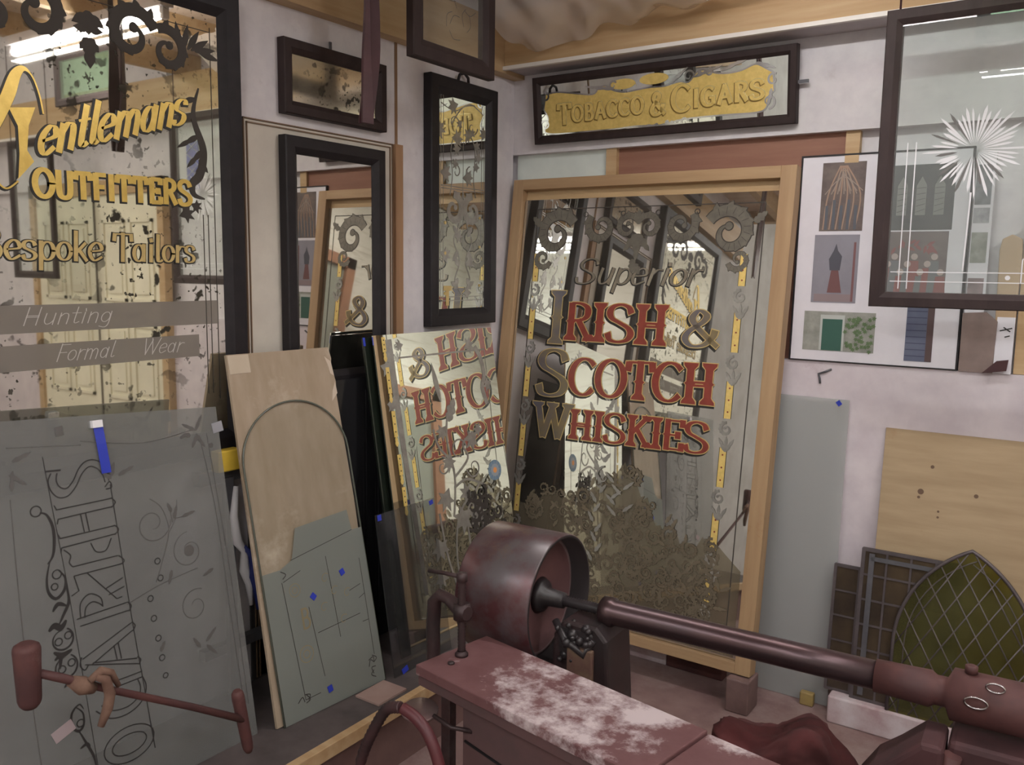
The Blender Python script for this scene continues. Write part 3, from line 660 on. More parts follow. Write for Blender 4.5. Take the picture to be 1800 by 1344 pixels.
ink.build('lettering', [gold_edge_shade, gold_lit, gold_panel], mp, Y0)

# -- whisky mirror leaning in its timber frame
IRO, IRL = (.069, -.27, .002), 7.5
e = pane_empty('timber_surround', IRO, 0, IRL, 'open pine timber frame leaning on the right wall around the whisky mirror', 'frame')
box_obj('stile', -.040, .012, -.024, .040, .13, 2.0, pine, e, .002); box_obj('stile', 1.138, 1.196, -.024, .040, .13, 2.0, pine, e, .002)
box_obj('rail', .012, 1.138, -.024, .040, 1.955, 2.0, pine_x, e, .002); box_obj('rail', .012, 1.138, -.024, .040, .13, .17, pine_x, e, .002)
box_obj('backing_board', .012, 1.138, .016, .028, .17, 1.955, wood('backing_pine', (.50, .35, .19), (.42, .28, .14), 'x'), e)
e = pane_empty('lettered_mirror', IRO, 0, IRL, 'large smoky mirror lettered in red and gold for Irish and Scotch whiskies', 'mirror')
mp = box_obj('mirror_plate', .016, 1.134, 0, .010, .172, 1.914, mir_irish, e, .001); Y0 = -.0008
ink = Ink(); LW = ((0, 0, .006, -.006, -.006), (1, 1, .0035, 0, 0), (2, 2, 0, 0, 0))
kw = dict(thick=.20, thin=.06, layers=LW)
word(ink, 'IRISH', .185, .742, 1.320, .152, dv=.002, facemap=[3, 2, 2, 2, 2], scales=[1.42, 1, 1, 1, 1], **kw); word(ink, '&', .802, .962, 1.322, .142, facemap=[3], **kw)
ink.build('lettering', [black_ink, gold_flat, red_paint, blue_paint], mp, Y0, 'red and gold word, top row')
ink = Ink(); word(ink, 'SCOTCH', .155, .960, 1.086, .150, dv=.022, facemap=[3, 2, 2, 2, 2, 2], scales=[1.3, 1, 1, 1, 1, 1], **kw)
ink.build('lettering', [black_ink, gold_flat, red_paint, blue_paint], mp, Y0, 'red and gold word, middle row')
ink = Ink(); word(ink, 'WHISKIES', .165, .955, .905, .118, dv=.012, facemap=[3]+[2]*7, scales=[1.2]+[1]*7, **kw)
ink.build('lettering', [black_ink, gold_flat, red_paint, blue_paint], mp, Y0, 'red and gold word, bottom row')
ink = Ink()
word(ink, 'Superior', .292, .850, 1.556, .104, thick=.13, thin=.04, shear=.32, serif=False, layers=((0, 0, .003, -.002, -.002), (1, 1, 0, 0, 0)))
ink.build('lettering', [black_ink, pm('tarnished_gold', (.30, .26, .20), (.2, .18, .14), 20, rough=.35, metal=.5)], mp, Y0, 'script word in tarnished gold outline')
ink = Ink()
ink.border(.085, 1.086, .25, 1.872, .004, 1, 0)
for cx, cz, r, a, sg in ((.955, 1.762, .112, 150, -1), (.190, 1.762, .112, 30, 1), (.755, 1.795, .078, 40, -1), (.405, 1.795, .078, 140, 1), (.62, 1.79, .06, 150, -1), (.525, 1.79, .06, 30, 1), (1.0, 1.66, .05, 200, 1), (.13, 1.66, .05, -20, -1)): ink.acanthus(cx, cz, r, a, sg, 0, 1, 0, fat=.5)
for x, z, a, l in ((.572, 1.76, -90, .11), (.572, 1.76, -130, .09), (.572, 1.76, -50, .09), (.572, 1.80, 90, .06), (1.05, 1.80, 40, .06), (.11, 1.80, 140, .06), (.56, 1.66, -90, .06), (.57, 1.64, -60, .05)): ink.leaf(x, z, a, l, .04, 0, 1, 3)
for x in (.50, .655, .82, .325): ink.ring(x, 1.845, .010, .003, 1, 1)
ink.build('scrollwork', [etch_grey, etch_dark], mp, Y0)
ink = Ink()
for side in (0, 1):
    X = (1.022 if side else .100); dx = -.0
    for k, (z0, z1) in enumerate(((1.56, 1.68), (1.31, 1.46), (1.06, 1.20), (.80, .95), (.56, .70), (.36, .46))):
        x = X-(.004*k if side else -.002*k)
        ink.rect(x-.013, x+.013, z0, z1, 0, 0); ink.rect(x-.015, x-.013, z0, z1, 2, 0); ink.rect(x+.013, x+.015, z0, z1, 2, 0)
        for t in (.18, .5, .82): ink.dot(x, z0+(z1-z0)*t, .0035, 1, 1)
        ink.acanthus(x, z0-.04, .03, 90, 1 if side else -1, 3, 3, 2)
        for a in (60, 90, 120): ink.leaf(x+.004, z0-.125, a, .06, .018, 3, 2, 2)
ink.build('border_bars', [gold_panel, red_paint, black_ink, etch_silver], mp, Y0, 'gilded side bars with red dots')
ink = Ink(); random.seed(12)
tp = [(.17+.88*i/40, .62+.24*math.exp(-((.17+.88*i/40-.60)/.14)**2)+.10*math.exp(-((.17+.88*i/40-.30)/.12)**2)+.02*math.sin(i*2.3)+.015*math.sin(i*5.1)) for i in range(41)]
ink.poly([(.03, .18), (.03, .60)]+[(x, z-.05) for x, z in tp]+[(1.12, .50), (1.12, .18)], 2, 0)
for i in range(150):
    k = random.randrange(len(tp)); x, zt = tp[k]; z = random.uniform(.22, zt-.02); r = random.uniform(.018, .045)
    ink.acanthus(min(max(x, .19), 1.0), z, r, random.uniform(0, 360), random.choice((-1, 1)), 0, 1, 1+(i % 4), fat=.34)
for i in range(120):
    k = random.randrange(len(tp)); x, zt = tp[k]; z = random.uniform(.21, zt)
    ink.leaf(x, z, random.uniform(0, 360), random.uniform(.03, .06), .018, 0, 6, 3)
ink.build('etched_foliage', [fol_a, fol_b, fol_h], mp, Y0, 'dense brownish etched scrolling foliage')
ink = Ink(); random.seed(5)
for i in range(11):
    z = .72+i*.036; x = .505+.018*math.sin(i*2.2)
    ink.leaf(x, z, 90+random.uniform(-40, 40), .05, .024, 0, 0, 2); ink.leaf(x+.012, z, 90+random.uniform(30, 80), .035, .014, 0, 0, 1)
for x, z in ((.595, 1.045), (.595, 1.005), (.605, .965)): ink.leaf(x, z, -90, .045, .02, 0, 0, 1)
for i in range(9): ink.leaf(.50+.012*math.sin(i), .42+.04*i, 90+35*(-1)**i, .05, .02, 0, 11, 2)
for i in range(7): ink.leaf(.59+.03*math.sin(i*1.7), .62+.022*i, 90+50*(-1)**i, .06, .018, 0, 11, 2)
ink.stroke(cr([(.40, .62), (.405, .8), (.405, 1.0)], 5), .003, 0, 0)
ink.spiral(.52, .77, .04, 90, .8, 1, .012, .004, 0, 11)
ink.build('silver_spray', [etch_silver], mp, Y0, 'pale silver fountain-like spray in the middle')

# -- pictures and odds and ends on the ledge of the right wall
e = pane_empty('picture_board', (1.27, -.006, 1.2815), 0, 2.2, 'white display board of architectural photographs on the wall ledge, thin black edge', 'display board')
b = MB(); b.box(0, .553, 0, .012, .004, .735, 0)
for (a, b_, c, d) in ((-.006, 0, 0, .741), (.553, .559, 0, .741), (0, .553, 0, .004), (0, .553, .735, .741)): b.box(a, b_, -.003, .014, c, d, 1)
b.build('board', [paper, black], e)
def photo(x0, x1, z0, z1, base, draw, mats, label):
    o = box_obj('photograph', x0, x1, -.0012, 0, z0, z1, base, e); o['label'] = label
    ink = Ink(); draw(ink); ink.build('image', mats, o, -.0018)
def d1(k):
    for i in range(6):
        x = .085+.022*i
        k.stroke(cr([(x, .475), (x+.012, .60), (.146+(x-.146)*.2, .70)], 5), .005, 0, 0)
        k.stroke(cr([(x, .60), (.146, .66+.006*i), (.215-.02*i, .61)], 5), .003, 1, 1)
    for i in range(5): k.rect(.09+.025*i, .100+.025*i, .475, .56+.02*(i % 2), 2, 2)
photo(.072, .221, .470, .712, pm('vault_brown', (.16, .125, .11), (.10, .075, .07), 20), d1, [pm('rib_tan', (.34, .22, .16)), pm('rib_light', (.30, .24, .20)), pm('slate', (.09, .10, .12))], 'photograph of a ribbed church vault')
def d2(k):
    k.poly([(.115, .25), (.165, .25), (.15, .33), (.145, .37), (.132, .37), (.125, .33)], 1, 0); k.poly([(.12, .33), (.155, .33), (.16, .38), (.145, .40), (.138, .425), (.13, .40), (.115, .37)], 0, 1)
    k.rect(.07, .205, .218, .245, 2, 0); k.rect(.198, .206, .22, .43, 3, 0)
photo(.060, .216, .214, .457, pm('statue_grey', (.21, .20, .235), (.26, .25, .29), 6), d2, [pm('figure_dark', (.07, .07, .09)), pm('figure_red', (.15, .065, .065)), pm('plinth_pink', (.25, .19, .20)), pm('edge_red', (.18, .08, .08))], 'photograph of a dark statuette on a red stand')
def d3(k):
    k.rect(.10, .185, .042, .17, 0, 0); k.rect(.108, .178, .042, .155, 1, 1); random.seed(2)
    for i in range(50): k.ivy(random.uniform(.19, .28), random.uniform(.05, .165)+.0, random.uniform(0, 360), .018, 2, 2)
photo(.041, .289, .040, .182, pm('stone_wall', (.33, .33, .30), (.22, .23, .20), 25), d3, [pm('pale_stone', (.46, .48, .46)), pm('green_door', (.03, .10, .075)), pm('foliage', (.10, .16, .07))], 'photograph of a green door in a stone wall with ivy')
def d4(k):
    for x in (.345, .405, .462):
        k.poly([(x-.016, .52), (x+.016, .52), (x+.016, .62), (x, .65), (x-.016, .62)], 0, 0)
        for i in range(5): k.line(x-.014, .53+.02*i, x+.014, .54+.018*i, .002, 1, 1)
photo(.312, .507, .470, .690, pm('dark_church', (.045, .048, .05), (.065, .07, .07), 9), d4, [pm('dim_window', (.19, .19, .18)), pm('window_bar', (.06, .06, .06))], 'photograph of three pale church windows in the dark')
def d5(k):
    random.seed(9)
    for i in range(9):
        x, z = .315+.021*i, .34+.03*math.sin(i*2.1); k.poly([(x-.02, .24), (x+.02, .24), (x+.014, z), (x-.014, z)], i % 2, 0); k.dot(x, z+.014, .011, 2, 1)
    for i in range(14): k.leaf(random.uniform(.32, .48), random.uniform(.40, .44), random.uniform(0, 360), .03, .012, 0, 1, 1)
photo(.306, .500, .225, .465, pm('group_dark', (.10, .075, .075), (.16, .12, .115), 12), d5, [pm('robe_red', (.22, .06, .055)), pm('robe_grey', (.13, .13, .14)), pm('faces', (.40, .32, .29))], 'photograph of a group in red and grey robes')
def d6(k):
    for i in range(8): k.line(.392, .04+.022*i, .455, .04+.022*i, .0025, 0, 0)
    k.rect(.456, .477, .023, .21, 1, 0)
photo(.390, .477, .022, .212, pm('blue_slats', (.085, .10, .17), (.12, .135, .20), 8), d6, [pm('slat_shadow', (.045, .05, .10)), pm('brown_jamb', (.09, .055, .055))], 'photograph of blue louvred slats')

e = pane_empty('picture_board', (1.835, .0, 1.2815), 0, 2.0, 'narrow second display board of photographs behind the starburst pane', 'display board')
b = MB(); b.box(0, .058, 0, .010, 0, .72, 0); b.build('board', [paper], e)
for z0, z1, c in ((.55, .68, (.22, .23, .25)), (.36, .46, (.32, .33, .29)), (.235, .31, (.28, .20, .21)), (.49, .54, (.40, .40, .43))):
    box_obj('photograph', .003, .050, -.0012, 0, z0, z1, pm('photo_tone', c, tuple(q*.6 for q in c), 30), e)
b = MB(); b.prism([(0, 0), (.10, 0), (.104, .17), (.07, .20), (0, .195)], -.006, 0)
tag(b.build('wall_board', grey_brown, None, loc=(1.833, -.004, 1.281)), 'grey-brown fibre offcut standing on the ledge below the starburst pane', 'board')
b = MB(); n = 12
prof = [(-.026, 0), (.026, 0), (.032, .40), (.028, .437), (.0, .452), (-.028, .437), (-.034, .40)]
b.prism(prof, -.02, .012); o = b.build('cardboard_offcut', card, None, bevel=.004, loc=(1.958, .018, 1.2815)); tag(o, 'tan round-shouldered cardboard offcut behind the starburst pane', 'cardboard')
o = box_obj('timber_strip', 1.992, 2.03, .01, .035, 1.2815, 1.76, pine_soft); tag(o, 'pale timber strip upright on the ledge beside the tan cardboard', 'timber')
e = pane_empty('paper_sheet', (1.935, -.012, 1.2815), 0, 3, 'white sheet with a small dark sketch on the ledge below the starburst pane', 'paper')
pp = box_obj('sheet', 0, .052, 0, .003, 0, .185, paper, e)
ink = Ink()
for a, b_ in (((.01, .14), (.045, .150)), ((.02, .152), (.04, .138)), ((.025, .12), (.04, .125))): ink.stroke([a, b_], .004)
ink.build('sketch', pen_line, e, -.0006)
b = MB(); b.prism([(0, 0), (.07, .012), (.074, .048), (.04, .042)], -.012, 0); tag(b.build('red_offcut', rouge, None, loc=(1.905, -.022, 1.2815)), 'small dark red wedge on the ledge in front of the white sheet', 'offcut')
b = MB(); b.tube([(1.42, -.004, 1.255), (1.40, -.006, 1.245), (1.375, -.006, 1.235), (1.38, -.006, 1.22), (1.383, -.006, 1.20)], .004, 6)
tag(b.build('wall_hook', grey_metal), 'bent dark wire hook on the wall below the display board', 'hook')

# -- sheets leaning on the right wall
def tape(parent, x, z, w_=.016, h_=.018, a=0, m=None, y=-.0012, name='blue_tape'):
    c, s_ = math.cos(R(a)), math.sin(R(a)); k = MB()
    k.prism([(x+p*c-q*s_, z+p*s_+q*c) for p, q in ((-w_/2, -h_/2), (w_/2, -h_/2), (w_/2, h_/2), (-w_/2, h_/2))], y, 0)
    return k.build(name, m or blue_tape, parent)
e = pane_empty('glass_plate', (1.27, -.062, .003), 0, 2.2, 'pale frosted glass pane with blue tape tabs leaning right of the pine frame', 'glass pane')
box_obj('pane', -.055, .222, 0, .006, 0, 1.147, frost_light, e)
for x, z, a in ((.187, 1.133, 40), (-.042, 1.119, 10), (-.044, 1.093, 0), (.118, .196, 35), (.147, .204, 5)): tape(e, x, z, a=a)
e = pane_empty('plywood_sheet', (1.62, -.105, .1005), 0, 5.6, 'large knotty plywood sheet leaning on the white wall at far right', 'plywood')
box_obj('sheet', 0, .60, 0, .009, 0, .968, ply, e, .001)
ink = Ink()
for x, z, r in ((.13, .76, .010), (.125, .74, .005), (.19, .70, .004), (.19, .68, .004), (.30, .77, .007), (.16, .85, .006)): ink.dot(x, z, r)
ink.build('knots', pm('knot_dark', (.13, .08, .05)), e)

def came_panel(name, o, head, lean, w_, h_, cols, rows, label, glass_m, cw=.006):
    e = pane_empty(name, o, head, lean, label, 'leaded light')
    box_obj('glass', .004, w_-.004, 0, .004, .004, h_-.004, glass_m, e)
    b = MB()
    for i in range(cols+1):
        x = (w_-cw)*i/cols; q = cw*1.8 if i in (0, cols) else cw; b.box(x-(q-cw)/2, x-(q-cw)/2+q, -.004, .007, 0, h_)
    for j in range(rows+1):
        z = (h_-cw)*j/rows; q = cw*1.8 if j in (0, rows) else cw; b.box(0, w_, -.0035, .0065, z-(q-cw)/2, z-(q-cw)/2+q)
    b.build('lead_came', lead, e); return e
came_panel('leaded_panel', (1.492, -.117, .1005), 0, 5.8, .25, .459, 3, 5, 'dark square-leaded panel at the back, left of the taller one', leaded)
e = came_panel('leaded_panel', (1.586, -.138, .1005), 0, 6, .32, .54, 4, 6, 'taller dark leaded panel between the square one and the gothic arch', leaded, .007)
for x in (.024,): box_obj('edge_bar', x, x+.018, -.007, -.004, .02, .525, grey_metal, e)
box_obj('edge_bar', .03, .30, -.007, -.004, .50, .515, grey_metal, e)

# gothic arched leaded light
e = pane_empty('gothic_panel', (1.713, -.160, .1005), 0, 6.5, 'pointed gothic-arch leaded light of green diamond panes at lower right', 'leaded light')
W_, HS, HT = .432, .24, .598
def garch(off=0, n=16):
    Rr = ((W_/2)**2+(HT-HS)**2)/W_; L = []
    a1 = math.asin((HT-HS)/Rr)
    for i in range(n+1):
        a = PI-(a1)*i/n; L.append((Rr+(Rr-off)*math.cos(a), HS+(Rr-off)*math.sin(a)))
    Lr = [(W_-x, z) for x, z in L[::-1]]
    return [(off, 0)]+L+Lr[1:]+[(W_-off, 0)]
out_ = garch()
b = MB(); b.prism(garch(.004), 0, .004); b.build('glass', leaded_g, e)
b = MB(); P3 = [(x, .002, z) for x, z in out_]; b.tube(P3, .0065, 8); P4 = [(x, .002, z) for x, z in garch(.035)]; b.tube(P4, .003, 6)
def inside(x, z):
    if z < 0 or z > HT: return False
    if z <= HS: return .004 < x < W_-.004
    Rr = ((W_/2)**2+(HT-HS)**2)/W_
    return math.hypot(x-Rr, z-HS) < Rr-.002 and math.hypot(x-(W_-Rr), z-HS) < Rr-.002
for sg in (1, -1):
    for k in range(-12, 24):
        pts = []
        for i in range(200):
            x = W_*i/199; z = .115*k*1.0+sg*(x-W_/2)*1.75+.03
            if inside(x, z): pts.append((x, .002, z))
        if len(pts) > 3: b.tube([pts[0], pts[-1]], .0032, 6)
b.build('lead_came', lead, e)

# white dusty block, rubble strips by the skirting
b = MB(); b.box(1.518, 2.20, -.172, -.03, 0, .10); o = b.build('dusty_block', chalk, None, .006); tag(o, 'long white dusty block on the floor carrying the leaded panels', 'block')
random.seed(21)
for (x0, x1, y0, y1, z1, m_, lab, nm) in ((.60, .86, -.10, -.04, .05, chalk, 'pale rubble strip on the floor below the whisky mirror', 'rubble_strip'), (.86, 1.10, -.10, -.045, .045, rouge_bright, 'red brick slip on the floor right of the pale rubble', 'brick_slip'), (1.40, 1.45, -.10, -.072, .05, pm('yellowed_tile', (.36, .27, .09), (.25, .17, .08), 9), 'yellowed tile piece on the floor left of the white block', 'tile_piece'), (.04, .16, -.32, -.20, .128, iron, 'dark brick under the left foot of the pine frame', 'brick'), (1.19, 1.275, -.31, -.20, .128, pm('dusty_brick', (.20, .13, .12), (.13, .08, .075), 9), 'dark brick under the right foot of the pine frame', 'brick')):
    b = MB(); b.box(x0, x1, y0, y1, 0, z1); tag(b.build(nm, m_, None, .005), lab, 'debris' if nm != 'brick' else 'brick')

# ================================================================ left side: platform, rack, leaning sheets
e = empty('storage_platform', (0, 0, 0), label='low dark rubber-topped platform with a timber edge along the left wall', cat='platform')
b = MB(); b.box(.005, .478, -3.0, -.375, .215, .242, 0); b.build('rubber_top', mat_m, e)
box_obj('timber_edge', .478, .506, -3.0, -.40, .205, .246, pine_soft, e, .002)
box_obj('floor_toned_fascia', .42, .455, -2.98, -.40, 0, .215, pm('rouge_dusty_board', (.20, .12, .11), (.14, .08, .075), 5, rough=.85), e)  # added face, coloured like lit floor in place of deep shade underneath
o = box_obj('wood_scrap', .36, .46, -1.37, -1.24, .2425, .249, pm('pinkish_scrap', (.34, .24, .21), (.28, .18, .16), 6), None); o.rotation_euler = (0, 0, 0); tag(o, 'thin pinkish wood scrap lying on the platform edge', 'offcut')

e = empty('glass_rack', (0, 0, 0), label='grey metal glass rack with rails and uprights behind the leaning sheets', cat='rack')
for y in (-1.605, -1.06, -.99): box_obj('upright', .055, .072, y-.016, y+.016, .2425, 1.15 if y > -1.5 else .96, grey_metal, e)
box_obj('rail', .025, .055, -1.70, -.80, .945, .985, grey_metal, e); box_obj('rail', .025, .055, -1.70, -.80, .40, .43, grey_metal, e)
box_obj('shade_panel', .004, .010, -1.49, -.47, .2425, 1.175, pm('rack_shadow', (.035, .032, .032), rough=.7), e)  # near-black sheet: the shade behind the rack put into its colour
for i, (y0, y1, z1, x) in enumerate(((-1.17, -.86, 1.215, .062), (-1.03, -.80, 1.17, .072), (-.98, -.78, 1.14, .082))):
    o = box_obj('glass_sheet', .0, .006, y0, y1, .2427, z1, dark_glass); o.location.x = x+.012
    tag(o, ('tallest dark glass sheet stored at the back of the rack', 'middle dark glass sheet stored in the rack', 'shortest dark glass sheet at the front of the rack')[i], 'glass sheet', 'dark glass sheets in the rack')
o = box_obj('yellow_block', .056, .095, -1.66, -1.575, .986, 1.05, yellow_m, None, .004); tag(o, 'yellow block on the grey rack beside the pale board', 'block')
b = MB()
pts = [(.075, -1.585, .93), (.08, -1.60, .84), (.085, -1.595, .76), (.08, -1.565, .72), (.085, -1.57, .66), (.08, -1.55, .61), (.082, -1.545, .54)]
b.tube(pts, [.008, .013, .016, .011, .016, .012, .006], 8, 0); b.tube([(p[0]+.006, p[1]+.022, p[2]-.02) for p in pts[2:]], [.006, .013, .016, .012, .006], 8, 1)
tag(b.build('plastic_bag', [white_tape, pm('bag_blue', (.02, .03, .16))]), 'crumpled blue and white bag hanging in the dark gap of the rack', 'bag')

AH, AL = 86, 12.8
e = pane_empty('plywood_board', (.3146, -1.6166, .2454), AH, AL, 'pale plywood board leaning behind the round-topped glass', 'board'); e.scale = (.97, .97, .97)
b = MB(); P = [(-.033, 0), (.385, 0), (.402, .62), (.398, .99), (.404, 1.03), (.394, 1.09), (.400, 1.11), (.393, 1.15), (-.006, 1.15)]
b.prism(P, -.004, .006); b.build('board', ply_board, e)
tape(e, .035, 1.118, .075, .058, 0, pm('pale_patch', (.52, .44, .34), (.48, .4, .3), 9), -.0055, 'paper_patch')
ink = Ink(); ink.poly([(.37, 1.12), (.395, 1.10), (.40, 1.05), (.385, 1.06), (.38, 1.09)]); ink.poly([(.40, 1.03), (.402, .99), (.375, .965), (.383, 1.0)]); ink.build('torn_edge', pm('torn_ply', (.56, .47, .38)), e, -.005)
e = pane_empty('arched_glass', (.3280, -1.6157, .2425), AH, AL, 'round-topped glass pane with half-etched drawing and blue tape dots', 'glass pane'); e.scale = (.97, .97, .97)
AW, ASH, AT = .415, .80, .99
def apoly(x0, x1, zt=None):
    P = [(x0, 0), (x1, 0)]
    P += [((x0+x1)/2+(x1-x0)/2*math.cos(R(a)), ASH+(AT-ASH)*math.sin(R(a))) for a in range(0, 181, 6)]
    return P
b = MB(); b.prism(apoly(-.012, .404), 0, .005); gp = b.build('pane', frost_arch, e)
b = MB(); b.tube([(x, .0025, z) for x, z in apoly(-.012, .404)[1:]+[(-.012, 0)]], .0032, 6); b.build('ground_edge', pm('edge_green', (.10, .11, .09), rough=.2), e)
ink = Ink(); ink.poly([(-.010, .002), (.402, .002), (.402, .53), (.36, .53), (.352, .60), (.135, .585), (.105, .49), (.055, .47), (-.010, .47)], 0, 0)
ink.build('obscured_area', frost_low, gp, -.0008, 'blue-grey obscured lower area')
ink = Ink()
for (x0, z0, x1, z1) in ((.055, .43, .075, .055), (.372, .43, .372, .10), (.06, .43, .13, .45), (.31, .335, .36, .345), (.16, .24, .34, .25), (.14, .33, .16, .10), (.372, .22, .345, .22), (.372, .31, .345, .30), (.075, .055, .135, .056), (.10, .49, .36, .53), (.235, .47, .245, .2)): ink.line(x0, z0, x1, z1, .0022, 0, 1)
for r in (.012, .026): ink.ring(.105, .19, r, .003, 1, 1); ink.ring(.098, .395, r*.8, .0022, 1, 1)
word(ink, 'B', .103, .142, .268, .062, thick=.12, thin=.10, serif=False, layers=((1, 1, 0, 0, 0),))
for x, z, a in ((.365, .075, 90), (.365, .075, 140), (.365, .075, 40), (.075, .045, 20), (.085, .05, 60), (.06, .44, 40), (.07, .05, 110), (.37, .06, 180), (.36, .05, 220)): ink.stroke(cr([(x, z), (x+.018*math.cos(R(a)), z+.018*math.sin(R(a))), (x+.025*math.cos(R(a+60)), z+.025*math.sin(R(a+60)))], 4), .003, 0, 1)
for x, z in ((.20, .31), (.25, .35), (.30, .33), (.27, .25), (.22, .4)): ink.spiral(x, z, .018, 40, .9, 1, .003, .002, 1, 1)
ink.build('drawing', [pen_line, gold_line], gp, -.0008)
for x, z, a in ((.291, .403, 20), (.163, .357, 40), (.172, .055, 10)): tape(e, x, z, .018, .020, a, y=-.0035)

# frosted pane with outlined lettering
e = pane_empty('lettered_glass', (.2611, -2.5226, .2425), 88.5, 8, 'large frosted grey pane with outlined lettering running down it at lower left', 'glass pane'); e.scale = (.97, .97, .97)
b = MB(); b.prism([(.0, 0), (.855, 0), (.841, .995), (.0, 1.045)], 0, .006); gp = b.build('pane', frost, e)
ink = Ink()
def pl_(pts, w_=.0030, m=0, closed=False, smooth=True): ink.stroke(cr(pts, 6, closed) if smooth else pts, w_, m, 0, closed)
# S
pl_([(.347, .886), (.338, .868), (.342, .843), (.358, .823), (.382, .822), (.405, .842), (.425, .872), (.445, .886), (.465, .878), (.478, .858), (.482, .838)])
pl_([(.362, .884), (.358, .866), (.365, .848), (.382, .842), (.400, .858), (.418, .886), (.440, .902), (.468, .898), (.492, .872), (.492, .84)])
pl_([(.335, .893), (.372, .890)], .004); pl_([(.480, .826), (.494, .838), (.498, .822), (.482, .82)], .003)
for z in (.789, .716):   # H bars
    pl_([(.348, z+.004), (.492, z-.004+.008)], smooth=False); pl_([(.350, z-.020), (.490, z-.018)], smooth=False)
    pl_([(.345, z+.016), (.350, z+.004)]); pl_([(.347, z-.032), (.351, z-.020)]); pl_([(.492, z+.006), (.503, z-.008), (.490, z-.02)])
for x in (.408, .421): pl_([(x, .768), (x+.004, .722)], smooth=False)
pl_([(.355, .69), (.37, .672), (.365, .655), (.372, .642)]); pl_([(.425, .690), (.436, .665), (.462, .662), (.480, .69)])
pl_([(.372, .642), (.492, .640)], smooth=False); pl_([(.372, .618), (.494, .616)], smooth=False); pl_([(.372, .618), (.380, .578), (.360, .57)], smooth=False); pl_([(.494, .64), (.508, .622), (.494, .615)])
pl_([(.405, .618), (.475, .529), (.49, .53)], smooth=False); pl_([(.448, .563), (.498, .579)], smooth=False); pl_([(.455, .545), (.499, .555)], smooth=False)
pl_([(.376, .510), (.380, .545), (.405, .562), (.432, .545), (.436, .520)]); pl_([(.386, .505), (.392, .53), (.41, .54), (.428, .530), (.436, .520)])
for (a, b_) in (((.366, .508), (.500, .511)), ((.372, .488), (.502, .489)), ((.368, .404), (.506, .454)), ((.390, .382), (.506, .433)), ((.376, .400), (.510, .357)) if 0 else ((.392, .386), (.510, .356)), ((.372, .388), (.511, .341)), ((.452, .412), (.456, .372)), ((.464, .415), (.468, .370)), ((.433, .318), (.521, .317)), ((.446, .302), (.519, .302))): pl_([a, b_], smooth=False)
pl_([(.502, .512), (.512, .499), (.503, .486)]); pl_([(.507, .456), (.516, .444), (.507, .431)]); pl_([(.511, .360), (.520, .349), (.512, .338)])
pl_([(.366, .41), (.36, .39), (.37, .375), (.38, .384)])
pl_([(.519, .302), (.526, .272), (.510, .240), (.470, .222), (.420, .228), (.385, .262)]); pl_([(.505, .300), (.510, .275), (.498, .252), (.468, .240), (.428, .246), (.40, .27)])
ink.ring(.462, .142, .070, .003, 0, 0, 24, .046); ink.ring(.462, .142, .048, .003, 0, 0, 24, .026)
pl_([(.332, .93), (.340, .8), (.352, .62), (.360, .45), (.368, .25), (.374, .1)], .0018); pl_([(.495, .83), (.502, .65), (.510, .45), (.52, .28), (.53, .1)], .0025)
ink.build('lettering', [pen_line], gp, -.0008, 'dark outlined letters running sideways')
ink = Ink()
for (x, z, r) in ((.601, .596, .008), (.604, .548, .008), (.568, .501, .008), (.571, .445, .008), (.577, .388, .008), (.581, .332, .008), (.585, .281, .007)): ink.ring(x, z, r, .0026)
def sc(pts, w_=.006): ink.stroke(cr(pts, 6), [w_*(.4+.9*math.sin(PI*i/(6*(len(pts)-1)))) for i in range(6*(len(pts)-1)+1)])
sc([(.308, .795), (.325, .785), (.336, .75), (.334, .71), (.326, .68), (.312, .665)]); ink.ring(.300, .800, .013, .003)
sc([(.318, .67), (.306, .63), (.306, .595), (.322, .575), (.344, .59), (.350, .62), (.335, .645)]); ink.ring(.331, .634, .011, .003); ink.ring(.322, .605, .008, .003)
sc([(.35, .60), (.352, .56), (.335, .53), (.322, .51)]); sc([(.31, .545), (.325, .56), (.345, .55)], .008); sc([(.295, .50), (.31, .51), (.325, .50), (.34, .515)], .012)
for z, r in ((.47, .028), (.40, .03)):
    ink.spiral(.325, z, r, 60, .95, -1, .005, .004, rin=.8); ink.ring(.315, z-.003, .009, .003); ink.ring(.340, z+.006, .009, .003)
sc([(.30, .445), (.32, .432), (.345, .438)], .010); sc([(.30, .425), (.315, .43), (.31, .40)], .008); sc([(.315, .35), (.33, .36), (.35, .35)], .006)
sc([(.338, .29), (.352, .27), (.35, .24), (.335, .23), (.322, .25), (.325, .28), (.345, .295), (.355, .28)], .005); sc([(.335, .235), (.352, .19), (.366, .15), (.37, .11)], .005); ink.ring(.343, .248, .009, .003); sc([(.335, .185), (.352, .19), (.36, .18)], .006)
ink.build('ornament', [pen_line], gp, -.0008)
ink = Ink(); random.seed(6)
for cx, cz, r, a, sg in ((.60, .70, .055, 0, -1), (.70, .60, .055, 90, 1), (.70, .44, .05, 60, 1)): ink.spiral(cx, cz, r, a, 1.3, sg, .003, .002)
ink.dot(.70, .60, .016)
for pts in ([(.60, .77), (.63, .74), (.645, .69), (.64, .65), (.61, .58), (.59, .54)], [(.64, .66), (.67, .70), (.68, .75)], [(.66, .69), (.655, .73)], [(.67, .70), (.71, .70)], [(.50, .505), (.60, .53), (.72, .545)], [(.43, .955), (.60, .925), (.77, .94)], [(.25, .965), (.43, .945)], [(.775, .92), (.80, .70), (.81, .4), (.82, .1)], [(.80, .92), (.825, .5), (.835, .1)], [(.245, .84), (.235, .5), (.24, .1)]): ink.stroke(cr(pts, 5), .0022)
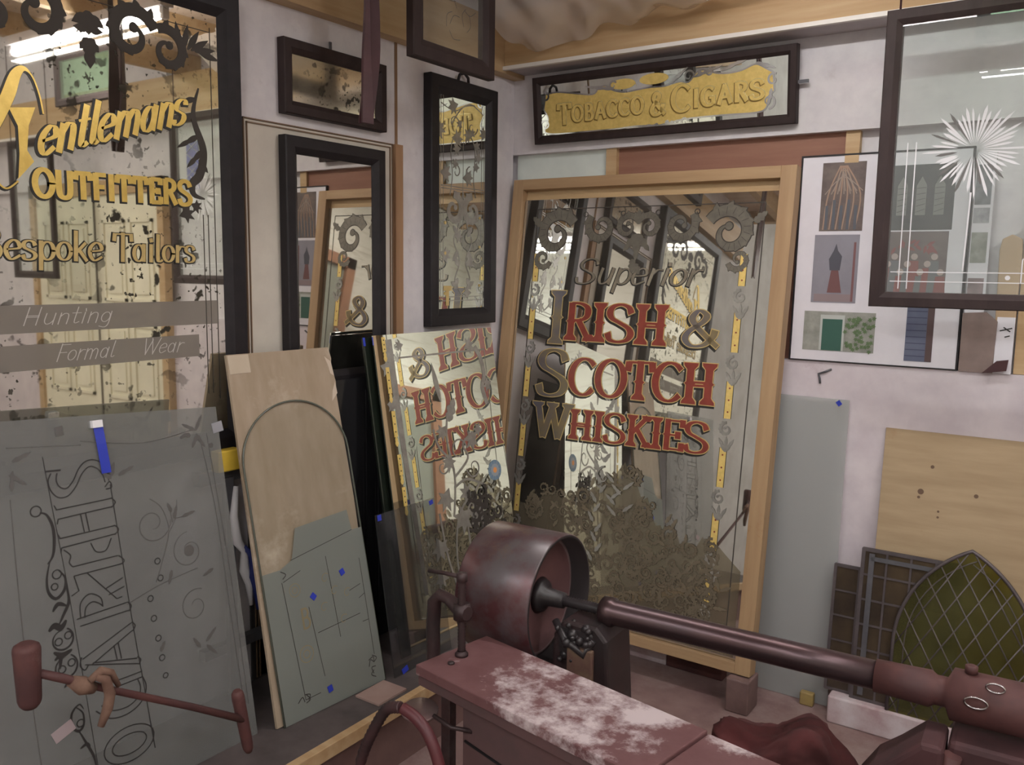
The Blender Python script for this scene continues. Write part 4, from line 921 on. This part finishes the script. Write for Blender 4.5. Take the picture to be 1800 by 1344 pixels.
for x, z, a, l in ((.765, .935, 150, .05), (.765, .935, 60, .05), (.765, .925, -60, .05), (.77, .925, -120, .045), (.74, .93, 200, .03), (.52, .85, 20, .05), (.50, .85, 70, .04), (.50, .845, 140, .03), (.665, .70, 70, .04), (.69, .70, 10, .045), (.66, .72, 110, .03), (.26, .93, 20, .05), (.25, .90, -40, .05), (.25, .86, 80, .05), (.72, .33, 40, .05), (.70, .32, 120, .04), (.72, .32, -50, .05), (.58, .35, 60, .03), (.64, .56, 250, .04), (.77, .53, 200, .04)): ink.leaf(x, z, a, l, .014, 0, 0, 2)
for x, z in ((.74, .925), (.81, .885)): ink.dot(x, z, .007)
ink.build('etching', [pen_soft], gp, -.0008, 'faint etched foliage')
b = MB(); k = [(.478, -.003, 1.0), (.481, -.006, .94), (.486, -.004, .88), (.487, -.003, .862)]
for i in range(3): b.poly([(k[i][0]-.012, k[i][1], k[i][2]), (k[i][0]+.012, k[i][1]-.004, k[i][2]), (k[i+1][0]+.012, k[i+1][1]-.004, k[i+1][2]), (k[i+1][0]-.012, k[i+1][1], k[i+1][2])], 1 if i == 9 else 0)
b.box(.462, .489, -.012, .012, .984, 1.003, 1); b.build('tape_strip', [blue_tape, white_tape], e, label if False else 0)
tape(e, .838, .935, .035, .030, 8, glass('clear_tape', (.9, .9, .92), .5, (.5, .5, .55), .2, .5), -.002, 'clear_tape'); tape(e, .38, .988, .02, .024, 5, pen_soft, -.0012, 'grey_label')
tape(e, .30, .245, .055, .03, 20, pm('pinkish_label', (.36, .29, .30)), -.0012, 'paper_label')

# bright mirror leaning in the middle, dark sheets behind it, small smoky pane before it
RVO, RVH, RVL = (.325, -1.0434, .2425), 87.2, 9.4
e = pane_empty('glass_sheet', (.297, -1.078, .2425), RVH, RVL, 'thick dark glass sheet leaning directly behind the bright mirror', 'glass sheet'); e.scale = (.97, .97, .97)
b = MB(); b.box(0, .62, 0, .008, 0, 1.165); b.build('sheet', pm('green_black_glass', (.012, .016, .012), rough=.08), e)
tape(e, .004, 1.15, .010, .03, 0, y=-.0012)
e = pane_empty('etched_mirror', RVO, RVH, RVL, 'bright unframed mirror with etched flowers leaning beside the whisky mirror', 'mirror'); e.scale = (.97, .97, .97)
mp = box_obj('mirror_plate', -.012, .662, 0, .006, 0, 1.173, mir_rev, e); Y0 = -.0008
ink = Ink()
for k_, (z0, z1) in enumerate(((1.11, 1.165), (.96, 1.055), (.80, .895), (.66, .735), (.545, .615))):
    x = .036+.003*k_; ink.rect(x-.009, x+.009, z0, z1, 0, 0)
    for t in (.2, .5, .8): ink.dot(x, z0+(z1-z0)*t, .0028, 1, 1)
    ink.leaf(x, z0-.035, 90, .04, .02, 0, 0, 2)
ink.build('gilding', [gold_panel, black_ink], mp, Y0, 'gilded dotted strips down the left edge')
ink = Ink()
ink.stroke(cr([(.06, 1.155), (.064, 1.02), (.068, .9), (.075, .7), (.09, .45), (.10, .2)], 5), [.034-.0006*i for i in range(26)])
for x, z, a, s_ in ((.085, 1.10, 200, .06), (.07, 1.04, 160, .07), (.075, .93, 190, .06), (.06, .90, 150, .05), (.09, 1.125, 10, .045)): ink.ivy(x, z, a, s_)
ink.line(.10, 1.085, .60, 1.085, .007); ink.stroke(cr([(.54, 1.10), (.57, 1.05), (.58, .98), (.56, .93), (.58, .86)], 5), .022)
ink.ivy(.54, 1.12, 200, .07); ink.ivy(.565, .93, 20, .06); ink.leaf(.30, .90, 100, .16, .03, 0, 0, 1); ink.leaf(.33, .82, 60, .10, .06, 0, 0, 3)
ink.line(.595, .1, .60, 1.08, .003); ink.line(.135, .30, .14, .75, .002)
for pts in ([(.30, .45), (.33, .60), (.31, .75), (.33, .85)], [(.33, .60), (.42, .66), (.40, .72), (.47, .76)], [(.30, .08), (.29, .30), (.33, .45), (.42, .52)], [(.31, .10), (.37, .30), (.38, .45), (.47, .55)], [(.30, .10), (.24, .30), (.22, .48)], [(.33, .66), (.26, .73), (.24, .80)], [(.32, .56), (.40, .58), (.50, .54)], [(.31, .08), (.44, .28), (.52, .34)]): ink.stroke(cr(pts, 6), .010)
for x, z, a, s_ in ((.30, .40, 30, .12), (.38, .45, -20, .12), (.24, .48, 60, .10), (.22, .30, 110, .10), (.42, .34, -50, .11), (.30, .62, 80, .08), (.42, .70, 40, .09), (.47, .77, -10, .06), (.26, .76, 40, .07), (.36, .22, -60, .10), (.21, .20, 120, .08), (.48, .42, -80, .09), (.35, .55, -30, .08)): ink.ivy(x, z, a, s_)
for cx, cz, r, a, sg in ((.37, .70, .05, 0, 1), (.27, .65, .04, 90, -1), (.45, .62, .045, 180, 1)): ink.spiral(cx, cz, r, a, 1.1, sg, .008, .004)
ink.build('etched_flowers', [etch_silver], mp, Y0)
ink = Ink(); random.seed(31)
for i in range(16):
    a = i*137.5; rr = .013*math.sqrt(i); ink.acanthus(.46+rr*math.cos(R(a))*1.4, .44+rr*math.sin(R(a))*1.8, .034, a, (-1)**i, 0, 0, (i % 3)*2)
for x, z in ((.57, .42), (.59, .36), (.55, .32), (.42, .20), (.34, .12), (.40, .10)): ink.acanthus(x, z, .035, x*900, 1, 0, 0)
ink.build('etched_bouquet', [etch_dark], mp, Y0-.001, 'dark etched bouquet')
ink = Ink(); ink.dot(.578, .585, .042, 0, 0, 20); ink.dot(.578, .585, .026, 1, 1, 20); ink.dot(.578, .585, .012, 2, 2)
for i in range(12): ink.line(.578, .585, .578+.042*math.cos(R(30*i)), .585+.042*math.sin(R(30*i)), .002, 1, 1)
ink.build('rosette', [pm('rosette_blue', (.16, .25, .34)), pm('rosette_pale', (.30, .34, .38)), pm('rosette_orange', (.75, .32, .10))], mp, Y0, 'painted reflection of a blue rosette with an orange centre')  # a reflected rosette, painted onto the plate

e = pane_empty('glass_plate', (.3755, -1.1986, .2425), 88.5, 9, 'small smoky glass pane with blue tape in front of the bright mirror', 'glass pane'); e.scale = (.97, .97, .97)
box_obj('pane', -.002, .30, 0, .005, 0, .567, thin_dark, e); tape(e, .281, .553, .02, .016, 10); tape(e, .014, .555, .018, .02, 0); tape(e, .05, .012, .03, .02, 15)

# rod with end handles
e = empty('handled_rod', (.455, -.0976, .048), label='reddish rod with a knotted rope wrap and upright end blocks before the frosted pane', cat='tool'); e.scale = (.97, .97, .97)
def bent_block(z0, y0, z1, y1, r0, r1, nm='handle'):
    b = MB(); a = Vector((0, y0, z0)); c = Vector((0, y1, z1)); d = c-a
    b.tube([a, a+d*.06, a+d*.12, a+d*.5, a+d*.9, a+d*.96, c], [r0*.6, r0*.9, r0, (r0+r1)/2, r1, r1*.92, r1*.6], 14)
    return b.build(nm, rouge_bright, e)
bent_block(.655, -2.383, .80, -2.383, .024, .028); bent_block(.285, -1.818, .475, -1.852, .015, .017)
MB().tube([(.0, -2.378, .735), (.03, -2.33, .71), (.032, -2.22, .638), (.02, -2.0, .498), (.005, -1.832, .385)], [.009, .010, .0085, .009, .010], 10).build('rod', rouge_bright, e)
b = MB(); b.tube([(.032, -2.31, .695), (.034, -2.285, .675), (.034, -2.26, .658)], [.012, .021, .012], 10)
b.tube([(.05, -2.262, .692), (.058, -2.245, .68), (.055, -2.235, .64), (.05, -2.24, .605), (.046, -2.255, .57)], [.009, .011, .012, .012, .008], 8)
b.tube([(.045, -2.275, .685), (.05, -2.25, .70), (.046, -2.225, .685), (.04, -2.205, .645)], [.008, .011, .009, .006], 8)
b.build('rope_knot', pm('tan_rope', (.20, .12, .085), (.13, .07, .05), 20, rough=.9), e)
bpy.context.view_layer.update()

# ================================================================ foreground machine
grease = pm('black_grease', (.016, .014, .015), (.035, .028, .03), 14, rough=.35, bump=.4)
e = empty('polishing_machine', (1.14, -1.42, 0), (0, 0, R(2.6)), 'dusty polishing machine: big drum wheel on a long steel shaft in a red bearing', 'machine')
ZS = .764
b = MB(); r = .168
b.lathe([(-.215, .0), (-.215, r-.004), (-.210, r), (-.003, r), (0, r-.003), (0, r-.010), (-.055, r-.012), (-.050, r-.014), (-.050, r-.023), (-.058, r-.026), (-.060, .05), (-.060, 0)], (0, 0, ZS), (1, 0, 0), 72, ms=[0, 0, 0, 0, 3, 3, 2, 2, 1, 1, 1])
b.build('drum', [drum_m, drum_face, pm('drum_lip', (.20, .14, .14), (.13, .08, .08), 9, rough=.5), pm('drum_inside', (.018, .012, .013), rough=.7)], e)
b = MB(); b.lathe([(-.060, 0), (-.060, .048), (-.045, .040), (-.035, .024), (.012, .020), (.012, 0)], (0, 0, ZS), (1, 0, 0), 24); b.build('hub', grease, e)
b = MB(); pr = []
for i in range(34): pr.append((.01+.0036*i, .0125+(.0018 if i % 2 else 0)))
b.lathe([(.01, 0)]+pr+[(.135, 0)], (0, 0, ZS), (1, 0, 0), 16); b.build('threaded_spindle', grease, e)
b = MB(); b.lathe([(.118, 0), (.118, .030), (.123, .036), (.150, .036), (.155, .031), (.50, .0305), (.80, .0305), (.80, 0)], (0, 0, ZS), (1, 0, 0), 32); b.build('shaft', pm('dark_shaft', (.06, .045, .05), (.085, .05, .052), 5, (.5, 4, 4), rough=.32, metal=.7), e)
b = MB(); b.lathe([(.755, 0), (.755, .034), (.86, .037), (.87, .03), (.89, .03), (.90, .052), (1.06, .052), (1.07, .04), (1.2, .04), (1.2, 0)], (0, 0, ZS), (1, 0, 0), 32); b.build('bearing_sleeve', rouge_bright, e)
b = MB(); b.prism([(.80, .0), (1.12, .0), (1.10, .42), (1.085, .60), (1.06, .70), (.905, .70), (.895, .60), (.86, .52), (.815, .50)], -.08, .08); b.build('bearing_pedestal', rouge, e, .012)
b = MB(); b.prism([(.735, .40), (.90, .40), (.90, .70), (.86, .70), (.815, .655), (.775, .62), (.742, .565)], -.12, .0); b.build('gusset', rouge, e, .01)
b = MB(); b.tube([(.885, -.09, .54), (.915, -.09, .68)], .017, 12); b.build('lever', rouge_bright, e)
b = MB(); b.box(.93, 1.07, -.13, -.075, .42, .60); b.build('bearing_cap', rouge_bright, e, .012)
for px_, pz, rr in ((.975, .049, .016), (.945, .02, .020)):
    c = Vector((px_, -.052 if pz < .03 else -.03, ZS+pz)); b = MB(); pts = [tuple(c+Vector((rr*math.cos(2*PI*i/24), -.012+.0*i, rr*.55*math.sin(2*PI*i/24)))) for i in range(24)]
    b.tube(pts, .0022, 6, closed=True); b.build('chrome_ring', steel, e)
b = MB(); b.lathe([(0, 0), (0, .012), (.014, .012), (.016, .008), (.016, 0)], (.93, 0, ZS+.052), (0, 0, 1), 14); b.build('oil_cap', rouge_bright, e)
b = MB(); b.prism([(-.02, .0), (.21, .0), (.165, ZS-.05), (.135, ZS-.02), (.045, ZS-.02), (.02, ZS-.06)], -.07, .07); b.build('spindle_pedestal', iron, e, .008)
b = MB(); b.box(.065, .135, -.085, -.07, ZS-.24, ZS-.075); b.build('worn_plate', pm('yellowed_plate', (.22, .16, .09), (.12, .06, .05), 9, rough=.6), e, .004)
b = MB(); random.seed(2)
b.box(.04, .12, -.075, -.03, ZS-.10, ZS-.035)
for k in range(26):
    c = Vector((.08+random.uniform(-.045, .05), -.07+random.uniform(-.02, .015), ZS-.065+random.uniform(-.05, .045))); rr = random.uniform(.006, .014)
    b.lathe([(rr*math.cos(PI*q/6)*-1, max(rr*math.sin(PI*q/6), 1e-4)) for q in range(7)], c, (random.uniform(-1, 1), random.uniform(-1, 1), 1), 8)
b.tube([(.02, -.06, ZS-.03), (.06, -.085, ZS-.06), (.11, -.08, ZS-.09), (.13, -.07, ZS-.05)], .010, 8)
b.build('greasy_bearing', grease, e)
b = MB(); b.box(-.26, .02, -.16, -.13, ZS-.24, ZS-.19); b.box(-.26, -.23, -.16, -.13, 0, ZS-.19); b.build('guard_bar', iron, e, .004)

# stained plank bench
e = empty('plank_bench', (1.012, -1.70, 0), (0, 0, R(-9.5)), 'narrow bench with a plank top stained red and caked in white polish', 'bench')
b = MB(); b.box(0, .627, -.115, .113, .675, .700); b.build('plank', plank_m, e, .003)
b = MB(); b.box(.629, 1.4, -.115, .113, .668, .694); b.build('plank', plank_m, e, .003)
b = MB(); b.box(.0, 1.4, -.108, -.085, .648, .675); b.box(0, 1.4, .085, .105, .63, .675); b.build('side_rail', apron_m, e, .003)
b = MB(); b.box(.13, 1.4, -.088, -.066, .0, .648); b.build('front_panel', apron_m, e, .003)
b = MB(); b.box(.13, .20, .05, .09, .0, .648); b.build('leg', apron_m, e, .003)
b = MB(); b.lathe([(0, 0), (0, .008), (.004, .008), (.006, .004), (.006, 0)], (.055, -.055, .70), (0, 0, 1), 10); b.build('bolt', iron, e)
for x, z in ((.16, .56),): b = MB(); b.tube([(x-.02, -.09, z), (x+.3, -.09, z-.03), (x+.6, -.09, z-.03)], .003, 6); b.build('wire', black, e)

# g-clamp gripping the plank end
e = empty('g_clamp', (1.05, -1.715, .70), (0, 0, R(-9.5)), 'rusty iron G-clamp screwed onto the plank end before the drum', 'clamp')
b = MB()
b.lathe([(.0, 0), (.0, .016), (.006, .016), (.012, .010)], (0, 0, 0), (0, 0, 1), 14)
pr = [(.012+.004*i, .0085+(.0014 if i % 2 else 0)) for i in range(43)]
b.lathe(pr+[(.182, .013), (.200, .013), (.202, 0)], (0, 0, 0), (0, 0, 1), 14); b.build('screw', iron, e)
b = MB(); b.tube([(-.105, -.01, .182), (-.055, -.006, .188), (.012, .001, .192)], [.0055, .005, .0055], 8); b.build('tommy_bar', iron, e)
b = MB(); path = [(.02, .0, .108), (0, 0, .108), (-.045, 0, .125), (-.075, 0, .128), (-.097, 0, .105), (-.102, 0, .04), (-.100, 0, -.06), (-.085, 0, -.093), (-.04, 0, -.095), (.01, 0, -.09)]
b.tube(path, [.017, .019, .014, .015, .017, .017, .017, .017, .014, .012], 8)
b.lathe([(-.018, 0), (-.018, .020), (.018, .020), (.018, 0)], (0, 0, .108), (0, 0, 1), 14); b.build('clamp_frame', iron, e)
b = MB(); b.lathe([(0, 0), (0, .012), (.062, .010), (.062, 0)], (.01, 0, -.088), (0, 0, 1), 12); b.build('anvil', iron, e)

# hoses in front of the bench
b = MB()
hp = cr([(.948, .0), (.940, .25), (.950, .48), (.972, .56)], 8)+cr([(.972, .56), (1.001, .615), (1.035, .665), (1.075, .682)], 10)[1:]
path = [(x, -1.955, z) for x, z in hp]; b.tube(path, [.011+.0022*(i % 2) for i in range(len(path))], 10)
tag(b.build('ribbed_hose', pm('black_hose', (.022, .014, .015), (.05, .02, .022), 12, rough=.5)), 'black ribbed hose looping up from the floor beside the bench', 'hose')
b = MB(); hp = cr([(1.080, .682), (1.115, .672), (1.150, .645), (1.178, .59), (1.20, .50), (1.21, .3), (1.21, .0)], 8)
b.tube([(x, -1.955+.0*z, z) for x, z in hp], .0125, 10); tag(b.build('red_hose', pm('dark_red_hose', (.10, .022, .026), (.07, .016, .02), 9, rough=.5)), 'dark red smooth hose dropping down the front of the bench', 'hose')
e = empty('metal_disc', (1.02, -1.83, .60), label='small round metal disc on a wire arm under the plank end', cat='disc')
b = MB(); b.lathe([(0, 0), (0, .040), (.004, .043), (.008, .041), (.006, 0)], (0, 0, .0), (.1, -.15, 1), 28); b.build('disc', pm('dull_steel', (.30, .22, .21), (.22, .14, .14), 9, rough=.35, metal=.6), e)
b = MB(); b.tube([(.04, 0, .004), (.09, .0, -.008), (.135, .02, -.012)], .005, 8); b.build('arm', iron, e)

# crumpled dark red cloth behind the plank
def rag():
    random.seed(14); bm = bmesh.new(); bmesh.ops.create_icosphere(bm, subdivisions=5, radius=1)
    from mathutils import noise
    for v in bm.verts:
        p = v.co.copy(); n1 = noise.noise(p*1.6+Vector((3, 1, 2))); n2 = noise.noise(p*3.4+Vector((1, 7, 2))); n3 = 1-abs(noise.noise(p*5+Vector((4, 2, 9))))
        k = 1+.30*n1+.14*n2+.10*n3
        v.co = Vector((p.x*.135*k, p.y*.085*k, max(p.z, -.55)*.085*k+.03*math.sin(p.x*4)))
    me = bpy.data.meshes.new('cloth_heap'); bm.to_mesh(me); bm.free(); me.materials.append(rag_m)
    for p in me.polygons: p.use_smooth = True
    o = bpy.data.objects.new('cloth_heap', me); COL.objects.link(o); o.location = (1.725, -1.42, .53)
    tag(o, 'heap of dark red crumpled cloth behind the plank', 'cloth')
rag()
o = box_obj('machine_bed', 1.56, 1.93, -1.52, -1.33, .0, .465, iron); o.location.z = .0; tag(o, 'dark iron bed block under the red cloth heap', 'stand')
